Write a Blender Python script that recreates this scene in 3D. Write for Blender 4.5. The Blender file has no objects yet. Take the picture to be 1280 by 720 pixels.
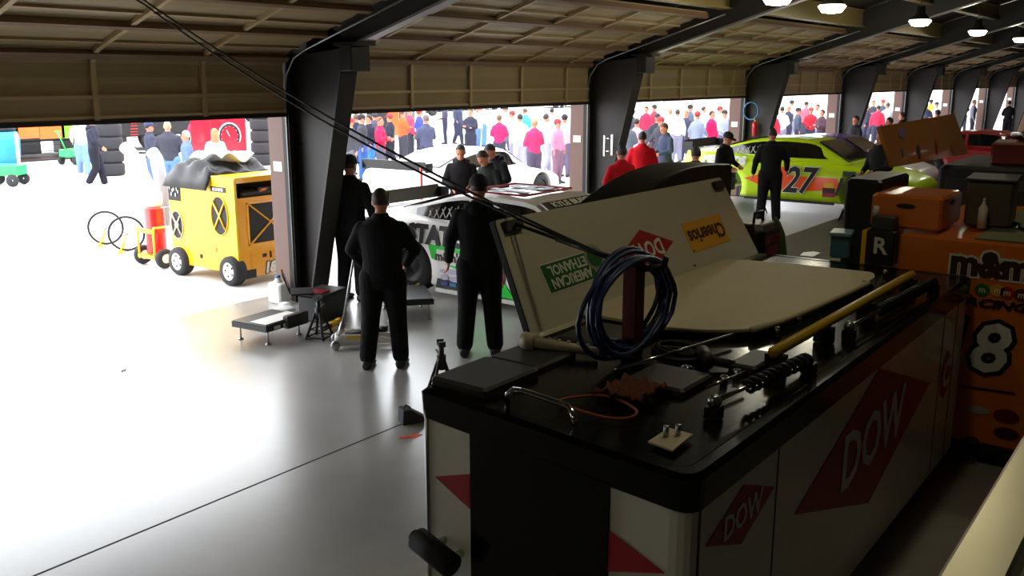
import bpy, math, random
from mathutils import Vector, Matrix
random.seed(7)
S=bpy.context.scene; COL=S.collection
PI=math.pi
# ------------------------------------------------------------------ survey of the place (camera model used to read real positions)
F=1180.; H=2.75
PH=math.atan(263/F); TH=math.atan(912./math.hypot(F,263))
f0=Vector((math.cos(TH),math.sin(TH),0)); RT=Vector((math.sin(TH),-math.cos(TH),0))
CF=Vector((math.cos(PH)*f0.x,math.cos(PH)*f0.y,-math.sin(PH)))
UP=Vector((math.sin(PH)*f0.x,math.sin(PH)*f0.y,math.cos(PH)))
def ray(px,py): return (px-640)*RT+(360-py)*UP+F*CF
EYE=Vector((0,0,H))
def atz(px,py,z=0.):
    d=ray(px,py); return EYE+d*((z-H)/d.z)
def aty(px,py,Y):
    d=ray(px,py); return EYE+d*(Y/d.y)
def atx(px,py,X):
    d=ray(px,py); return EYE+d*(X/d.x)
def onplane(px,py,p,n):
    d=ray(px,py); return EYE+d*((p-EYE).dot(n)/d.dot(n))
# ------------------------------------------------------------------ materials
def lin(c):
    return tuple((x/12.92 if x<=.04045 else ((x+.055)/1.055)**2.4) for x in c)
_m={}
def mat(name,rgb,rough=.5,metal=0.,var=.06,scale=6.,bump=0.,emit=0.,coat=0.,spec=.5,trans=0.):
    """rgb in sRGB 0-255"""
    k=(name,tuple(rgb),rough,metal)
    if k in _m: return _m[k]
    m=bpy.data.materials.new(name); m.use_nodes=True; nt=m.node_tree; b=nt.nodes['Principled BSDF']
    c=lin([x/255. for x in rgb])
    tc=nt.nodes.new('ShaderNodeTexCoord'); nz=nt.nodes.new('ShaderNodeTexNoise')
    nz.inputs['Scale'].default_value=scale; nz.inputs['Detail'].default_value=3
    nt.links.new(tc.outputs['Object'],nz.inputs['Vector'])
    mx=nt.nodes.new('ShaderNodeMix'); mx.data_type='RGBA'
    mx.inputs[6].default_value=tuple(x*(1-var) for x in c)+(1,); mx.inputs[7].default_value=tuple(min(1,x*(1+var)) for x in c)+(1,)
    nt.links.new(nz.outputs['Fac'],mx.inputs[0]); nt.links.new(mx.outputs[2],b.inputs['Base Color'])
    b.inputs['Roughness'].default_value=rough; b.inputs['Metallic'].default_value=metal
    b.inputs['Specular IOR Level'].default_value=spec
    b.inputs['Coat Weight'].default_value=coat; b.inputs['Coat Roughness'].default_value=.06
    b.inputs['Transmission Weight'].default_value=trans
    if bump:
        bp=nt.nodes.new('ShaderNodeBump'); bp.inputs['Strength'].default_value=bump; bp.inputs['Distance'].default_value=.02
        nt.links.new(nz.outputs['Fac'],bp.inputs['Height']); nt.links.new(bp.outputs[0],b.inputs['Normal'])
    if emit:
        b.inputs['Emission Color'].default_value=c+(1,); b.inputs['Emission Strength'].default_value=emit
    _m[k]=m; return m
def paint(rgb,name='gloss_paint'): return mat(name,rgb,.28,0,.02,4,coat=.4)
def cloth(rgb): return mat('cloth',rgb,.9,0,.15,14,bump=.5,spec=.2)
def decal(rgb): return mat('decal',rgb,.45,0,.02)
M=dict(
 black=mat('black_plastic',(22,22,24),.45), rubber=mat('rubber',(28,28,30),.75,0,.1,20,.2),
 steel=mat('steel',(170,170,172),.3,.9), alu=mat('brushed_aluminium',(205,200,178),.32,.9,.08,3),
 dark=mat('dark_metal',(36,34,33),.5,.4), chrome=mat('chrome',(225,225,228),.12,1.),
 glass=mat('dark_glass',(12,13,16),.08,0,.02,coat=.5), carbon=mat('carbon_black',(14,14,15),.35),
 col=mat('column_paint',(46,42,42),.55,.1,.15,3,.1), rafter=mat('rafter_paint',(34,30,28),.7,.0,.12,3),
 brown=mat('brown_trim',(112,84,76),.6,0,.08,5), doorpan=mat('door_sheet',(156,136,98),.55,0,.1,2.5),
 doorrail=mat('door_rail',(122,94,66),.55,.1,.12,4), doorstile=mat('door_stile',(182,158,118),.5,.2,.1,4),
 cream=mat('cream_pad',(214,200,168),.7,0,.05,5,.15), white=paint((226,222,208),'white_panel'),
 cartblack=mat('black_gloss_top',(7,7,8),.2,0,.1,3,coat=.1,spec=.22), red=paint((190,22,34),'red_paint'),
 orange=paint((226,118,22),'orange_paint'), yellow=paint((250,196,20),'yellow_paint'),
 skin=mat('skin',(196,140,116),.6,0,.06,20,spec=.3), whitetxt=decal((232,230,222)), blacktxt=decal((16,16,18)),
 redtxt=decal((178,24,36)), greentxt=decal((30,100,44)), tyre=mat('tyre_rubber',(44,44,48),.8,0,.12,18,.2),
 lime=paint((198,232,20),'lime_paint'), neon=paint((255,92,30),'neon_orange_paint'),
)
# ------------------------------------------------------------------ object helpers
def tag(o,label,cat,group=None,kind=None):
    if label: o['label']=label
    if cat: o['category']=cat
    if group: o['group']=group
    if kind: o['kind']=kind
    return o
def thing(name,label,cat,loc=(0,0,0),rz=0.,group=None):
    o=bpy.data.objects.new(name,None); o.empty_display_size=.1; COL.objects.link(o); o.location=loc; o.rotation_euler=(0,0,rz)
    return tag(o,label,cat,group)
class MB:
    def __init__(s): s.v=[]; s.f=[]; s.sm=[]
    def add(s,vs,fs,smooth=False):
        n=len(s.v); s.v+= [Vector(v) for v in vs]; s.f+=[tuple(i+n for i in f) for f in fs]; s.sm+=[smooth]*len(fs); return s
    def box(s,x0,x1,y0,y1,z0,z1,mtx=None):
        vs=[Vector((x,y,z)) for x in (x0,x1) for y in (y0,y1) for z in (z0,z1)]
        if mtx: vs=[mtx@v for v in vs]
        return s.add(vs,[(0,1,3,2),(4,6,7,5),(0,4,5,1),(2,3,7,6),(0,2,6,4),(1,5,7,3)])
    def bbox(s,x0,x1,y0,y1,z0,z1,r=.01,mtx=None):
        """box with chamfered vertical edges and top/bottom"""
        def ring(z,i):
            a,b,c,d=x0+i,x1-i,y0+i,y1-i; q=r
            return [(a+q,c,z),(b-q,c,z),(b,c+q,z),(b,d-q,z),(b-q,d,z),(a+q,d,z),(a,d-q,z),(a,c+q,z)]
        return s.loft([ring(z0,r),ring(z0+r,0),ring(z1-r,0),ring(z1,r)],mtx=mtx)
    def loft(s,rings,cap=True,smooth=False,closed=True,mtx=None):
        n=len(rings[0]); vs=[Vector(p) for r in rings for p in r]
        if mtx: vs=[mtx@v for v in vs]
        fs=[]
        for i in range(len(rings)-1):
            for j in range(n if closed else n-1):
                k=(j+1)%n; fs.append((i*n+j,i*n+k,(i+1)*n+k,(i+1)*n+j))
        if cap and closed:
            fs.append(tuple(range(n-1,-1,-1))); fs.append(tuple((len(rings)-1)*n+j for j in range(n)))
        return s.add(vs,fs,smooth)
    def cone(s,p0,p1,r0,r1=None,n=12,cap=True,smooth=True):
        if r1 is None: r1=r0
        p0=Vector(p0);p1=Vector(p1); d=(p1-p0).normalized(); a=d.orthogonal().normalized(); b=d.cross(a)
        R=[[p+r*(math.cos(t)*a+math.sin(t)*b) for t in [2*PI*i/n for i in range(n)]] for p,r in((p0,r0),(p1,r1))]
        return s.loft(R,cap,smooth)
    def tube(s,path,r,n=8,closed=False,rs=None):
        P=[Vector(p) for p in path]; m=len(P); rings=[]; a=None
        for i,p in enumerate(P):
            q0=P[(i-1)%m] if (i>0 or closed) else p; q1=P[(i+1)%m] if (i<m-1 or closed) else p
            d=(q1-q0).normalized()
            if a is None: a=d.orthogonal().normalized()
            a=(a-d*a.dot(d)); a=a.normalized() if a.length>1e-6 else d.orthogonal().normalized()
            b=d.cross(a); rr=rs[i] if rs else r
            rings.append([p+rr*(math.cos(t)*a+math.sin(t)*b) for t in [2*PI*k/n for k in range(n)]])
        if closed: rings.append(rings[0]); return s.loft(rings,False,True)
        return s.loft(rings,True,True)
    def ell(s,c,r,n=12,m=8,mtx=None):
        c=Vector(c); r=Vector(r) if hasattr(r,'__len__') else Vector((r,r,r)); vs=[];fs=[]
        for i in range(1,m):
            t=PI*i/m
            for j in range(n):
                p=2*PI*j/n; vs.append(Vector((r.x*math.sin(t)*math.cos(p),r.y*math.sin(t)*math.sin(p),r.z*math.cos(t))))
        vs+=[Vector((0,0,r.z)),Vector((0,0,-r.z))]
        for i in range(m-2):
            for j in range(n):
                k=(j+1)%n; fs.append((i*n+j,(i+1)*n+j,(i+1)*n+k,i*n+k))
        T=len(vs)-2
        for j in range(n):
            k=(j+1)%n; fs.append((T,j,k)); fs.append((T+1,(m-2)*n+k,(m-2)*n+j))
        if mtx: vs=[mtx@v for v in vs]
        return s.add([v+c for v in vs],fs,True)
    def lathe(s,prof,c=(0,0,0),axis='z',n=24,mtx=None):
        """prof list of (r,h)"""
        rings=[]
        for r,h in prof:
            ring=[]
            for i in range(n):
                t=2*PI*i/n; a,b=r*math.cos(t),r*math.sin(t)
                ring.append({'z':(a,b,h),'y':(a,h,b),'x':(h,a,b)}[axis])
            rings.append([Vector(p)+Vector(c) for p in ring])
        if prof[0][0]>.001 and prof[-1][0]>.001: rings.append([v.copy() for v in rings[0]])
        return s.loft(rings,False,True,mtx=mtx)
    def prism(s,pts,d,smooth=False):
        """pts: 3D outline; d: extrusion vector"""
        d=Vector(d); A=[Vector(p) for p in pts]; return s.loft([A,[p+d for p in A]],True,smooth)
    def mesh(s,name):
        me=bpy.data.meshes.new(name); me.from_pydata([tuple(v) for v in s.v],[],s.f); me.update()
        me.polygons.foreach_set('use_smooth',s.sm)
        import bmesh
        b=bmesh.new(); b.from_mesh(me); bmesh.ops.recalc_face_normals(b,faces=b.faces); b.to_mesh(me); b.free()
        return me
    def build(s,name,m,parent=None,bevel=0.,label=None):
        me=s.mesh(name); me.materials.append(m); o=bpy.data.objects.new(name,me); COL.objects.link(o)
        if parent: o.parent=parent
        if bevel:
            b=o.modifiers.new('b','BEVEL'); b.width=bevel; b.segments=2; b.limit_method='ANGLE'; b.angle_limit=.7
        if label: o['label']=label
        return o
def struct(name,mb,m,parent=None,label=None):
    o=mb.build(name,m,parent)
    if not parent: o['kind']='structure'
    if label: o['label']=label
    return o
def copy_tree(o,parent=None,loc=None,rz=None,label=None):
    kids=[c for c in list(o.children)]
    c=o.copy(); COL.objects.link(c)
    if parent: c.parent=parent
    if loc is not None: c.location=loc
    if rz is not None: c.rotation_euler=(0,0,rz)
    if label: c['label']=label
    for k in kids: copy_tree(k,c)
    return c
def text(s,size,o,u,v,m,parent=None,name='lettering',bold=0.,shear=0.,ext=.002,sx=1.,center=True,res=2):
    """text on plane through o with right vector u and up vector v"""
    c=bpy.data.curves.new(name,'FONT'); c.body=s; c.size=size; c.offset=bold; c.shear=shear; c.extrude=ext; c.resolution_u=res
    if center: c.align_x='CENTER'; c.align_y='CENTER'
    t=bpy.data.objects.new(name,c); me=bpy.data.meshes.new_from_object(t); bpy.data.objects.remove(t)
    u=Vector(u).normalized(); v=Vector(v).normalized(); w=u.cross(v); o=Vector(o)
    for q in me.vertices:
        p=q.co.copy(); q.co=o+u*(p.x*sx)+v*p.y+w*(p.z+ext)
    me.materials.clear(); me.materials.append(m)
    ob=bpy.data.objects.new(name,me); COL.objects.link(ob)
    if parent: ob.parent=parent
    return ob
def flat(name,pts2,o,u,v,m,parent=None,th=.003,lift=.001):
    """thin decal plate; pts2 in (u,v) coordinates"""
    u=Vector(u).normalized(); v=Vector(v).normalized(); w=u.cross(v); o=Vector(o)
    b=MB(); b.prism([o+u*a+v*c+w*lift for a,c in pts2],w*th); return b.build(name,m,parent)
def disc2(cx,cy,rx,ry=None,n=24):
    ry=ry or rx; return [(cx+rx*math.cos(2*PI*i/n),cy+ry*math.sin(2*PI*i/n)) for i in range(n)]
def rect2(x0,x1,y0,y1): return [(x0,y0),(x1,y0),(x1,y1),(x0,y1)]
def evaluated(o):
    dg=bpy.context.evaluated_depsgraph_get(); dg.update(); return bpy.data.meshes.new_from_object(o.evaluated_get(dg),depsgraph=dg)

# ================================================================== THE BUILDING
D=9.45; PITCH=6.73; E0=7.65
def road():
    m=bpy.data.materials.new('polished_concrete'); m.use_nodes=True; nt=m.node_tree; b=nt.nodes['Principled BSDF']
    tc=nt.nodes.new('ShaderNodeTexCoord'); n1=nt.nodes.new('ShaderNodeTexNoise'); n1.inputs['Scale'].default_value=1.1; n1.inputs['Detail'].default_value=6
    n2=nt.nodes.new('ShaderNodeTexNoise'); n2.inputs['Scale'].default_value=9; n2.inputs['Detail'].default_value=5
    nt.links.new(tc.outputs['Object'],n1.inputs['Vector']); nt.links.new(tc.outputs['Object'],n2.inputs['Vector'])
    r=nt.nodes.new('ShaderNodeValToRGB'); r.color_ramp.elements[0].position=.3; r.color_ramp.elements[1].position=.7
    r.color_ramp.elements[0].color=(.30,.29,.275,1); r.color_ramp.elements[1].color=(.40,.39,.37,1)
    nt.links.new(n1.outputs['Fac'],r.inputs['Fac']); nt.links.new(r.outputs[0],b.inputs['Base Color'])
    r2=nt.nodes.new('ShaderNodeMapRange'); r2.inputs['To Min'].default_value=.25; r2.inputs['To Max'].default_value=.36
    nt.links.new(n1.outputs['Fac'],r2.inputs['Value']); nt.links.new(r2.outputs[0],b.inputs['Roughness'])
    bp=nt.nodes.new('ShaderNodeBump'); bp.inputs['Strength'].default_value=.03; bp.inputs['Distance'].default_value=.02
    nt.links.new(n1.outputs['Fac'],bp.inputs['Height']); nt.links.new(bp.outputs[0],b.inputs['Normal']); b.inputs['Coat Weight'].default_value=.6; b.inputs['Coat Roughness'].default_value=.22; b.inputs['Specular IOR Level'].default_value=.7; return m
X0,X1=-16.,56.
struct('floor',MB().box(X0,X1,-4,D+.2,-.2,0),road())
struct('ground',MB().box(-60,260,D+.2,300,-.2,-.003),mat('light_concrete',(196,194,190),.85,0,.05,.4))  # pale concrete outside in its own even colour
j=MB(); j.box(X0,X1,5.075,5.09,-.005,.0015); struct('trim_1',j,mat('joint_filler',(46,44,42),.8),label='dark floor joint line parallel to the doorways')
struct('trim_2',MB().box(14.5,40,3.69,3.75,-.005,.002),mat('red_floor_tape',(200,70,40),.6),label='thin red line across the floor before the lime car')
struct('floor_dark_strip',MB().box(14.0,44,2.4,6.1,-.004,.0012),mat('dark_floor_tone',(58,56,44),.5,0,.15,.8))  # darker olive strip of floor along the car noses
WALL=mat('interior_wall',(34,30,27),.8,0,.1,1.5)
struct('wall_back',MB().box(X0,X1,-4.2,-4,0,9),WALL)
struct('wall_left',MB().box(X0-.2,X0,-4,D+.2,0,9),WALL)
struct('wall_right',MB().box(X1,X1+.2,-4,D+.2,0,9),mat('far_wall',(120,92,66),.7,0,.08,1.))
zr=lambda Y: 3.1+.30*(8.15-Y)          # underside of rafter
rf=MB()
rf.prism([(X0,D+.6,zr(D+.6)+.62),(X0,-4.2,zr(-4.2)+.62),(X0,-4.2,zr(-4.2)+.72),(X0,D+.6,zr(D+.6)+.72)],(X1-X0,0,0))
struct('ceiling',rf,mat('roof_sheet',(44,40,34),.5,.2,.1,1.))
struct('trim_3',MB().box(X0,X1,D+.12,D+.3,3.02,zr(D)+.66),WALL,label='wall band over the doorways')
for Y in (1.1,2.5,3.9,5.3,6.65):
    p=MB(); z=zr(Y)+.26; p.box(X0,X1,Y-.03,Y+.03,z,z+.34); p.box(X0,X1,Y-.09,Y+.09,z-.01,z+.02); p.box(X0,X1,Y-.06,Y+.06,z+.32,z+.35)
    struct('ceiling_purlin',p,mat('purlin_paint',(150,134,84),.3,.35,.08,2),label=None)
# columns + rafters + jambs
for n in range(-3,8):
    xc=E0+.1+PITCH*n; 
    t=thing('steel_column',None,None,(xc,0,0)); t['kind']='structure'
    w=MB(); w.prism([(0,9.42,0),(0,8.93,0),(0,8.18,3.06),(0,8.13,3.12),(0,8.6,3.4),(0,9.42,3.3)],(.02,0,0)); w.build('web',M['col'],t)
    g=MB(); g.prism([(-.12,8.93,0),(-.12,8.90,0),(-.12,8.14,3.06),(-.12,8.18,3.06)],(.26,0,0)); g.build('inner_flange',M['col'],t)
    g=MB(); g.box(-.12,.14,9.42,9.45,0,3.5); g.build('outer_flange',M['col'],t)
    g=MB(); g.bbox(-.14,.16,8.0,8.2,2.82,3.12,.01); g.box(-.13,.15,7.9,8.3,3.10,3.14); g.build('knee_plate',M['dark'],t)
    g=MB(); g.box(-.16,.18,8.82,9.48,0,.015); g.build('base_plate',M['dark'],t)
    for zz in (1.15,1.55,1.95):
        g=MB(); g.box(-.006,0,9.05,9.25,zz,zz+.018); g.build('stiffener',M['dark'],t)
    r=MB(); A=[(0,8.9,3.02),(0,8.1,zr(8.15)),(0,-4,zr(-4)),(0,-4,zr(-4)+.6),(0,8.9,zr(8.9)+.6)]; r.prism(A,(.02,0,0))
    r.build('rafter_web',M['rafter'],t)
    r=MB(); r.prism([(-.07,8.1,zr(8.1)),(-.07,-4,zr(-4)),(-.07,-4,zr(-4)-.03),(-.07,8.1,zr(8.1)-.03)],(.16,0,0)); r.build('rafter_flange',M['alu'] if 0 else mat('flange_lit_tone',(120,112,110),.4,.2),t)  # underside paler than the web: light from the doorways put into the colour
    # door jamb
    jb=thing('door_jamb',None,None,(xc,0,0)); jb['kind']='structure'
    g=MB(); g.box(-.15,.30,9.22,9.50,0,3.4); g.build('jamb_panel',M['brown'],jb)
    g=MB(); g.box(-.165,-.10,9.09,9.215,0,3.02); g.build('jamb_angle',M['dark'],jb)
    g=MB(); g.tube([(-.175,9.12,0),(-.175,9.12,2.55),(-.175,9.08,2.78),(-.175,8.94,2.97),(-.175,8.75,3.06),(-.175,6.6,3.72)],.012,6); g.build('door_track',M['steel'],jb)
    g=MB(); g.box(-.156,-.149,9.27,9.43,1.62,1.74); g.build('white_notice',M['whitetxt'],jb,label='small white notice on the brown jamb')
# sectional doors hanging open; unseen ones at left shut to dim the cart end
def door_path(s):
    """distance along the door from its bottom edge -> (Y,z,dirY,dirZ)"""
    if s<.52: return (9.13,2.33+s,0,1)
    R=.22; a_end=math.atan2(1,.33)  # turn from vertical to slope
    arc=R*a_end
    if s<.52+arc:
        a=(s-.52)/R; return (9.13-R*(1-math.cos(a)),2.85+R*math.sin(a),-math.sin(a),math.cos(a))
    d=s-.52-arc; a=a_end; y=9.13-R*(1-math.cos(a)); z=2.85+R*math.sin(a)
    return (y-math.sin(a)*d,z+math.cos(a)*d,-math.sin(a),math.cos(a))
def door(n,idx,down=False):
    E=E0+PITCH*n-.08; W=6.28; t=thing('door_%d'%idx,None,None,(0,0,0)); t['kind']='structure'
    secs=[0,.70,1.46,2.22,2.98]
    door_path=(lambda s:(9.13,.03+s*1.14,0,1)) if down else globals()['door_path']
    off=1.17 if n==0 else .75
    for a,b in zip(secs,secs[1:]):
        N=10; front=[]; back=[]
        for i in range(N+1):
            s=a+(b-a)*i/N; Y,z,dy,dz=door_path(s); nx=(-dz,dy)  # inward normal
            k=.008*(1 if i%3==0 else 0)
            front.append((Y+nx[0]*k,z+nx[1]*k)); back.append((Y-nx[0]*.03,z-nx[1]*.03))
        out=[(E-W,y,z) for y,z in front]+[(E-W,y,z) for y,z in reversed(back)]
        g=MB(); g.prism(out,(W,0,0)); sec=g.build('door_section',M['doorpan'],t)
        # rails: channel at both edges and a thin strut
        def rail(s,h,dp,m,nm):
            Y,z,dy,dz=door_path(s); nx=Vector((0,-dz,dy)); d=Vector((0,dy,dz)); p=Vector((E-W,Y,z))
            q=MB(); q.prism([p-d*h/2,p+d*h/2,p+d*h/2+nx*dp,p-d*h/2+nx*dp],(W,0,0)); q.build(nm,m,sec)
        rail(b-.02,.07,.07,M['doorrail'],'rail'); rail(a+.03 if a==0 else a+.25,.03,.03,M['doorstile'],'strut')
        if a==0: rail(.23,.035,.04,M['doorstile'],'strut')
        x=E-off; 
        while x>E-W:
            q=MB(); prev=None; K=6
            L=[]; Rr=[]
            for i in range(K+1):
                s=a+(b-a)*i/K; Y,z,dy,dz=door_path(s); nx=(-dz,dy); L.append((Y,z,nx))
            poly=[(x,Y+nn[0]*.005,z+nn[1]*.005) for Y,z,nn in L]+[(x,Y+nn[0]*.05,z+nn[1]*.05) for Y,z,nn in reversed(L)]
            q.prism(poly,(.055,0,0)); q.build('stile',M['doorstile'],sec)
            x-=1.27
    g=MB(); g.box(E-W,E,9.10,9.17,*((0,.03) if down else (2.29,2.335))); g.build('bottom_seal',M['rubber'],t)
for i,n in enumerate(range(-2,8)): door(n,i+1,n<0)
# high-bay lamps
def lamp(X,Y,z,first=[None]):
    if first[0] is None:
        t=thing('high_bay_lamp','x','ceiling lamp',(X,Y,z),0,'high-bay lamps in a row under the roof')
        g=MB(); g.lathe([(.04,.30),(.08,.29),(.09,.16),(.15,.09),(.20,.04),(.19,.03),(.1,.1)],n=20); g.build('shade',mat('lamp_housing',(60,58,54),.5,.3),t)
        g=MB(); g.lathe([(.0,.04),(.19,.04),(.215,.01),(.15,-.08),(.0,-.10)],n=20); g.build('diffuser',mat('lamp_glow',(255,250,226),.5,emit=9),t)
        g=MB(); g.cone((0,0,.29),(0,0,zr(Y)+.6-z),.012); g.build('hanger',M['dark'],t); first[0]=t
        return t
    return copy_tree(first[0],None,(X,Y,z))
LB=[]
for k,(px,py,Y) in enumerate([(972,-2,5.),(1040,9,5.),(1150,27,5.),(1222,40,5.),(1276,49,5.)]):
    p=aty(px,py,Y); t=lamp(p.x,p.y,p.z); t.scale=(.95,.95,.95); t['label']=['white high-bay lamp cut by the top frame edge, nearest in its row','lit high-bay lamp hanging above the lime race car, second of the row','lit high-bay lamp beyond the lime car, third of the row','small lit high-bay lamp near the far wall, fourth of the row','smallest and farthest lit high-bay lamp at the right frame edge'][k]; LB.append(p)
def light(kind,loc,power,size,color,name,rot=None):
    l=bpy.data.lights.new(name,kind); l.energy=power; l.color=color
    if kind=='AREA': l.shape='DISK'; l.size=size
    elif kind=='POINT': l.shadow_soft_size=size
    o=bpy.data.objects.new(name,l); COL.objects.link(o); o.location=loc
    if rot: o.rotation_euler=rot
    return o
for p in LB: light('POINT',(p.x,p.y,p.z-.14),60,.12,(1,.93,.72),'lamp_light')
# the same fixtures carry on out of view over the near bays
for X,Y in ((4.5,1.6),(9.2,1.6),(-1,3)):
    z=zr(Y)+.1; t=lamp(X,Y,z); t['label']='high-bay lamp hanging %s'%{4.5:'over the white tool cart',9.2:'over the orange tool chest',-1:'over the open floor at the left'}[X]; light('POINT',(X,Y,z-.14),31,.12,(1,.88,.52),'lamp_light')
# ================================================================== PEOPLE
def remesh(mb,voxel,it=4):
    me=mb.mesh('tmp'); o=bpy.data.objects.new('tmp',me); COL.objects.link(o)
    r=o.modifiers.new('r','REMESH'); r.mode='VOXEL'; r.voxel_size=voxel; r.use_smooth_shade=True
    s=o.modifiers.new('s','SMOOTH'); s.factor=.5; s.iterations=it
    out=evaluated(o); bpy.data.objects.remove(o); out.polygons.foreach_set('use_smooth',[True]*len(out.polygons)); return out
def caps(mb,a,b,ra,rb,n=12):
    mb.cone(a,b,ra,rb,n); mb.ell(a,ra,n,8); mb.ell(b,rb,n,8)
NECK=.03
POSES=dict(
 down=dict(arms=[((.0,.25,1.14),(.06,.27,.90)),((.0,-.25,1.14),(.06,-.27,.90))]),
 front=dict(arms=[((.02,.25,1.15),(.24,.14,1.08)),((.02,-.25,1.15),(.24,-.12,1.06))]),
 crossed=dict(arms=[((.06,.24,1.17),(.22,-.06,1.20)),((.06,-.24,1.17),(.24,.08,1.16))]),
 walk=dict(arms=[((-.08,.24,1.15),(.02,.26,.93)),((.08,-.24,1.16),(.22,-.22,1.02))],
      legs=[((.10,.09,.50),(.16,.10,.10)),((.03,-.09,.50),(-.17,-.10,.14))]),
 pocket=dict(arms=[((-.06,.29,1.15),(.05,.20,.95)),((-.06,-.29,1.15),(.05,-.20,.95))]),
 hold=dict(arms=[((.02,.25,1.14),(.10,.27,.93)),((.05,-.27,1.16),(.22,-.3,.98))],legs=[((.02,.12,.50),(-.01,.15,.085)),((.02,-.12,.50),(-.01,-.15,.085))]),
 wide=dict(arms=[((.05,.27,1.16),(.2,.2,.98)),((.05,-.27,1.16),(.2,-.18,1.0))],legs=[((.02,.13,.50),(-.02,.17,.085)),((.02,-.13,.50),(.04,-.15,.085))]),
 bend=dict(lean=.45,arms=[((.02,.24,1.14),(.1,.2,.92)),((.02,-.24,1.14),(.12,-.18,.92))]),
)
_pc={}
def body_meshes(pose,hd,lean,vox,build):
    k=(pose,hd,lean,vox,build)
    if k in _pc: return _pc[k]
    P=POSES[pose]; lean=lean or P.get('lean',.0); L=Matrix.Translation((0,0,.95))@Matrix.Rotation(lean,4,'Y')@Matrix.Translation((0,0,-.95))
    T=lambda p: L@Vector(p)
    legs=P.get('legs') or [((.01,.105,.50),(-.02,.12,.085)),((.01,-.105,.50),(-.02,-.12,.085))]
    hdM=L@Matrix.Translation((0,0,1.47))@Matrix.Rotation(hd,4,'Y')@Matrix.Translation((0,0,-1.50))
    hh=lambda p: hdM@Vector(p)
    b=build
    def torso(mb,g,z0=.86,z1=1.5):
        prof=[(.80,.150,.10),(.88,.168,.115),(.96,.162,.112),(1.06,.150,.105),(1.18,.162,.112),(1.30,.182,.124),(1.37,.186,.118),(1.41,.168,.10),(1.445,.125,.085),(1.48,.08,.07),(1.50,.065,.065)]
        rings=[]
        for z,wy,dx in prof:
            if z<z0-1e-6 or z>z1+1e-6: continue
            wy=wy*b+g; dx=dx*b+g
            ring=[T((dx*math.cos(t),wy*math.sin(t),z)) for t in [2*PI*i/20 for i in range(20)]]; rings.append(ring)
        mb.loft(rings)
    def arms(mb,g,end=1.0,hands=False):
        for side,(el,wr) in zip((1,-1),P['arms']):
            sh=T((0,side*.170*b,1.375)); el=T((el[0],el[1]*b,el[2])); wr=T((wr[0],wr[1]*b,wr[2]))
            caps(mb,sh,el,.058+g*.8,.045+g*1.2); e2=el.lerp(wr,end); caps(mb,el,e2,.042+g,.030+g)
            if hands:
                d=(wr-el).normalized(); lat=Vector((d.z,0,-d.x)); lat=(lat if lat.length>.1 else Vector((0,0,1))).normalized()
                n=d.cross(lat).normalized(); pc=wr+d*.055
                caps(mb,wr,wr+d*.02,.028,.028)
                for q in (-1.5,-.5,.5,1.5):
                    a0=wr+d*.02+lat*q*.014; a1=wr+d*.085+lat*q*.020; caps(mb,a0,a1,.015,.013,8)
                    ln=[.060,.072,.068,.050][int(q+1.5)]; m1=a1+d*ln*.5+n*side*.010; m2=m1+d*ln*.38+n*side*.028
                    caps(mb,a1,m1,.011,.0095,8); caps(mb,m1,m2,.0095,.008,8)
                tb=wr+d*.03+lat*.026; t1=tb+d*.03+lat*.028; t2=t1+d*.03+n*side*.014; caps(mb,tb,t1,.013,.011,8); caps(mb,t1,t2,.011,.009,8)
    def leg(mb,g,top=.92,bot=0.):
        for side,(kn,an) in zip((1,-1),legs):
            hp=Vector((0,side*.088*b,.90)); kn=Vector(kn); an=Vector(an)
            a2=an.lerp(kn,bot); caps(mb,hp,kn,.088*b+g,.058+g,14); caps(mb,kn,a2,.058+g,(.04+g)*(1 if g<.01 else 1.12),14)
    # body
    m=MB(); torso(m,0); arms(m,0,1.,True); leg(m,0)
    caps(m,T((-.01,0,1.44)),hh((.0,0,1.56)),.064,.056)
    m.ell(hh((0,0,1.675)),(.096,.077,.108),20,14,hdM.to_3x3().to_4x4()); m.ell(hh((.028,0,1.60)),(.062,.058,.062),16,10)
    m.ell(hh((.082,0,1.572)),(.018,.024,.016)); m.ell(hh((.062,0,1.685)),(.034,.055,.022))
    m.cone(hh((.088,0,1.668)),hh((.108,0,1.628)),.009,.015,8); m.ell(hh((.106,0,1.626)),(.016,.016,.011))
    m.ell(hh((.088,0,1.590)),(.014,.026,.008))
    for s in (1,-1): m.ell(hh((-.005,s*.078,1.645)),(.018,.009,.030))
    for side,(kn,an) in zip((1,-1),legs):
        an=Vector(an); caps(m,an,an+Vector((.12,0,-.045)),.036,.03)
    out={'body':remesh(m,vox)}
    m=MB(); torso(m,.018,.88,1.48); arms(m,.016,.97)
    # collar
    m.cone(T((-.012,0,1.42)),T((-.012,0,1.525)),.095,.074,16)
    out['jacket']=remesh(m,vox*1.25,5)
    m=MB(); torso(m,.010,.80,1.0); leg(m,.034,.92,.09); out['trousers']=remesh(m,vox*1.25,5)
    for i,(side,(kn,an)) in enumerate(zip((1,-1),legs)):
        an=Vector(an); z=an.z-.085
        m=MB(); rings=[]
        for x,w,h in [(-.085,.030,.06),(-.07,.040,.09),(-.02,.044,.11),(.05,.046,.085),(.12,.052,.06),(.17,.045,.05),(.195,.025,.035)]:
            rings.append([(an.x+.01+x,an.y+w*math.cos(t)*1.22,z+max(0.001,h*.5+h*.55*math.sin(t))) for t in [2*PI*q/12 for q in range(12)]])
        m.loft(rings,smooth=True); out['shoe%d'%i]=m.mesh('shoe')
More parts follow.
